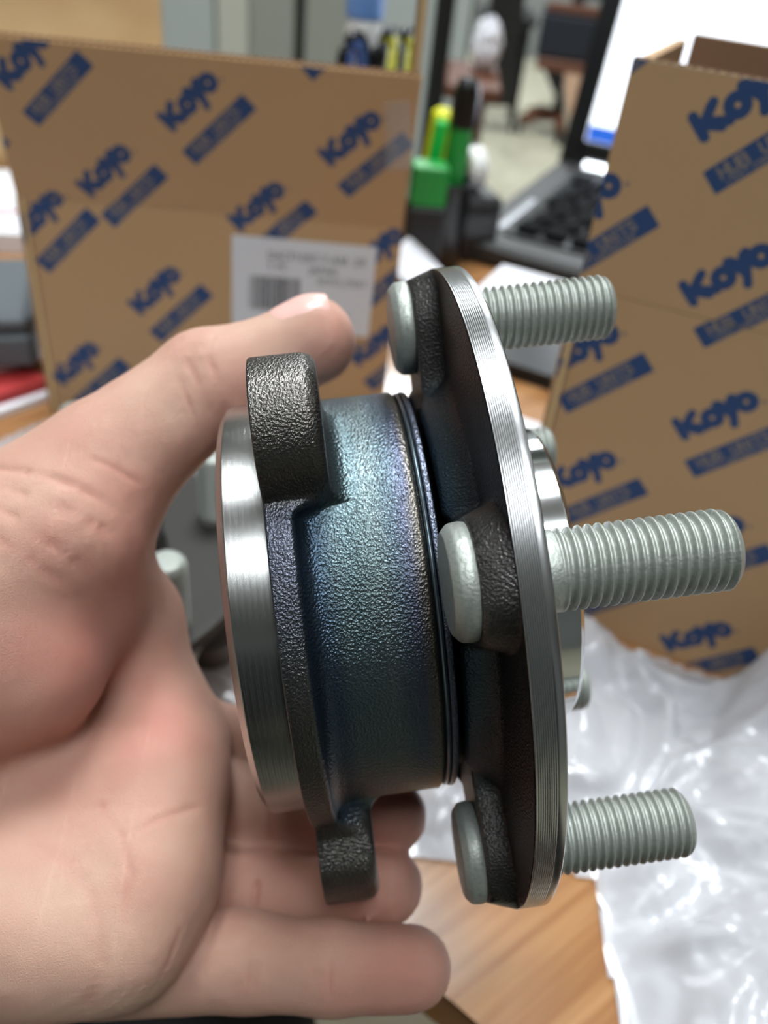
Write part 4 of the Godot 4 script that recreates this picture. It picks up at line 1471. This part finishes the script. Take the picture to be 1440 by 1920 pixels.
func far_things() -> void:
	var c := thing("office_cabinet", "tall pale grey office cabinet with several doors behind the desk", "cabinet", Vector3(-1.02, 0, -3.0))
	part("carcass", box_mesh(Vector3(1.11, 1.9, 0.4), 0.004, Vector3(0.555, 0.95, -0.24)), M.dark_grey, c)
	for q in [[0.01, 0.306, M.cabinet], [0.315, 0.415, M.cream], [0.42, 0.558, M.grey_panel], [0.593, 0.815, M.grey_panel], [0.83, 1.1, M.cabinet]]:
		var dr := part("door", box_mesh(Vector3(q[1] - q[0], 1.86, 0.03), 0.003, Vector3((q[0] + q[1]) / 2, 0.95, -0.02)), q[2], c)
		part("handle", box_mesh(Vector3(0.012, 0.12, 0.02), 0.003, Vector3(q[1] - 0.02, 1.0, 0.005)), M.silver, dr)
	var p := thing("post", "dark slim post standing on the floor behind the pen cup", "post", Vector3(0.0, 0, -1.5))
	part("pole", lathe([Vector2(0.02, 0.016), Vector2(1.2, 0.015), Vector2(1.202, 0.0002)], 24), M.black, p)
	part("foot", lathe([Vector2(0.0, 0.0002), Vector2(0.0, 0.09), Vector2(0.012, 0.085), Vector2(0.022, 0.02), Vector2(0.022, 0.0002)], 32), M.black, p)
	# low wooden stand with white things on it
	var s := thing("side_stand", "small wooden stand behind the desk with white paper on it", "side table", Vector3(0.047, 0, -1.24))
	part("top", box_mesh(Vector3(0.07, 0.018, 0.16), 0.003, Vector3(0, 0.771, 0)), M.brown, s)
	part("body", box_mesh(Vector3(0.04, 0.72, 0.12), 0.003, Vector3(0, 0.401, 0)), M.cream, s)
	part("drawer", box_mesh(Vector3(0.034, 0.045, 0.01), 0.002, Vector3(0, 0.735, 0.063)), M.brown, s)
	part("base", box_mesh(Vector3(0.06, 0.04, 0.14), 0.003, Vector3(0, 0.02, 0)), M.dark_grey, s)
	for q in [["crumpled_paper", "crumpled white paper on top of the small wooden stand", Vector3(0.06, 0.78, -1.27), 0.8], ["crumpled_paper", "crumpled white paper lying at the desk edge right of the pen cup", Vector3(0.052, 0.7503, -0.715), 0.3]]:
		var g := Geo.new()
		var n := FastNoiseLite.new()
		n.seed = 19
		n.frequency = 2.6
		var rows := []
		for j in 21:
			var row := PackedVector3Array()
			for i in 28:
				var th := TAU * i / 28.0
				var ph := PI * j / 20.0
				var v := Vector3(sin(ph) * cos(th), -cos(ph), sin(ph) * sin(th))
				var r := 0.03 * (1.0 + 0.5 * (0.5 - absf(n.get_noise_3dv(v))))
				row.append(Vector3(v.x * r * 0.7, (v.y + 0.9) * r * 1.15, v.z * r) * q[3])
			rows.append(row)
		g.grid(rows, true)
		tag(part(q[0], g.mesh(true), M.paper, null, q[2]), q[1], "paper")
	# chair on the floor far behind
	var h := thing("office_chair", "dark office chair with navy upholstery and brown wooden rails far behind the desk", "office chair", Vector3(0.585, 0, -4.4), -6.0)
	part("backrest", box_mesh(Vector3(0.30, 0.5, 0.06), 0.015, Vector3(0.0, 0.80, -0.22)), M.navy, h)
	part("back_post", box_mesh(Vector3(0.06, 0.3, 0.03), 0.005, Vector3(0.0, 0.5, -0.2)), M.black, h)
	part("seat", box_mesh(Vector3(0.30, 0.19, 0.36), 0.02, Vector3(0.0, 0.425, -0.03)), M.navy, h)
	part("rail", box_mesh(Vector3(0.27, 0.035, 0.03), 0.006, Vector3(0.0, 0.535, 0.13)), M.brown, h)
	part("rail", box_mesh(Vector3(0.27, 0.045, 0.03), 0.006, Vector3(-0.005, 0.315, 0.15)), M.brown, h)
	part("column", lathe([Vector2(0.07, 0.025), Vector2(0.17, 0.03), Vector2(0.28, 0.11), Vector2(0.33, 0.12)], 24), M.navy, h)
	for k in 5:
		var a := deg_to_rad(72.0 * k + 10.0)
		var lg := part("leg", tube([Vector3(0, 0.085, 0), Vector3(0.11 * cos(a), 0.08, 0.11 * sin(a)), Vector3(0.18 * cos(a), 0.055, 0.18 * sin(a))], 0.026, 10), M.brown, h)
		part("caster", lathe([Vector2(-0.012, 0.0002), Vector2(-0.012, 0.022), Vector2(0.012, 0.022), Vector2(0.012, 0.0002)], 20, 0), M.black, lg, Vector3(0.18 * cos(a), 0.023, 0.18 * sin(a)))
	var v := thing("stacking_chair", "black chair with a solid back panel between the cabinet and the navy chair", "chair", Vector3(0.3, 0, -4.3), 0.0)
	part("panel", box_mesh(Vector3(0.15, 0.75, 0.03), 0.008, Vector3(0.0, 0.49, 0)), M.black, v, Vector3.ZERO, Vector3(0, 0, 4))
	part("seat", box_mesh(Vector3(0.26, 0.04, 0.28), 0.01, Vector3(-0.02, 0.46, -0.16)), M.black, v)
	for q in [-0.12, 0.08]:
		for z in [-0.05, -0.28]:
			part("leg", tube([Vector3(q, 0.0, z), Vector3(q, 0.46, z)], 0.011, 10), M.black, v)
	# dark clothes of whoever sits at the desk, with an unseen torso added
	var t := thing("dark_clothes", "black trousers of the seated holder below the desk edge, with an unseen dark top added behind", "clothes", Vector3(-0.02, 0, 0.3))
	for q in [[Vector3(-0.08, 0.57, 0.1), Vector3(-0.035, 0.605, -0.50)], [Vector3(0.13, 0.56, 0.1), Vector3(0.24, 0.57, -0.36)], [Vector3(-0.28, 0.56, 0.1), Vector3(-0.26, 0.60, -0.52)]]:
		part("trouser_leg", limb(q[0], q[1], 0.092, 0.07), M.cloth, t)
	part("top", limb(Vector3(0, 0.5, 0.18), Vector3(0, 1.12, 0.22), 0.15, 0.14, 1.35), M.cloth, t)  # unseen torso, added to darken what the hub reflects

func limb(a: Vector3, b: Vector3, ra: float, rb: float, wide := 1.0) -> ArrayMesh:
	var g := Geo.new()
	var rows := []
	var d := (b - a).normalized()
	var s := Vector3.RIGHT
	var w := s.cross(d).normalized()
	s = d.cross(w)
	for j in 29:
		var t := j / 28.0
		var r := lerpf(ra, rb, t) * sqrt(maxf(1.0 - pow(maxf(absf(t - 0.5) - 0.3, 0.0) / 0.2, 2.0), 0.0004))
		var row := PackedVector3Array()
		for i in 32:
			var q := TAU * i / 32.0
			row.append(a.lerp(b, t) + (s * cos(q) * wide + w * sin(q)) * r * (1.0 + 0.03 * sin(q * 3.0 + t * 14.0)))
		rows.append(row)
	g.grid(rows, true)
	return g.mesh()
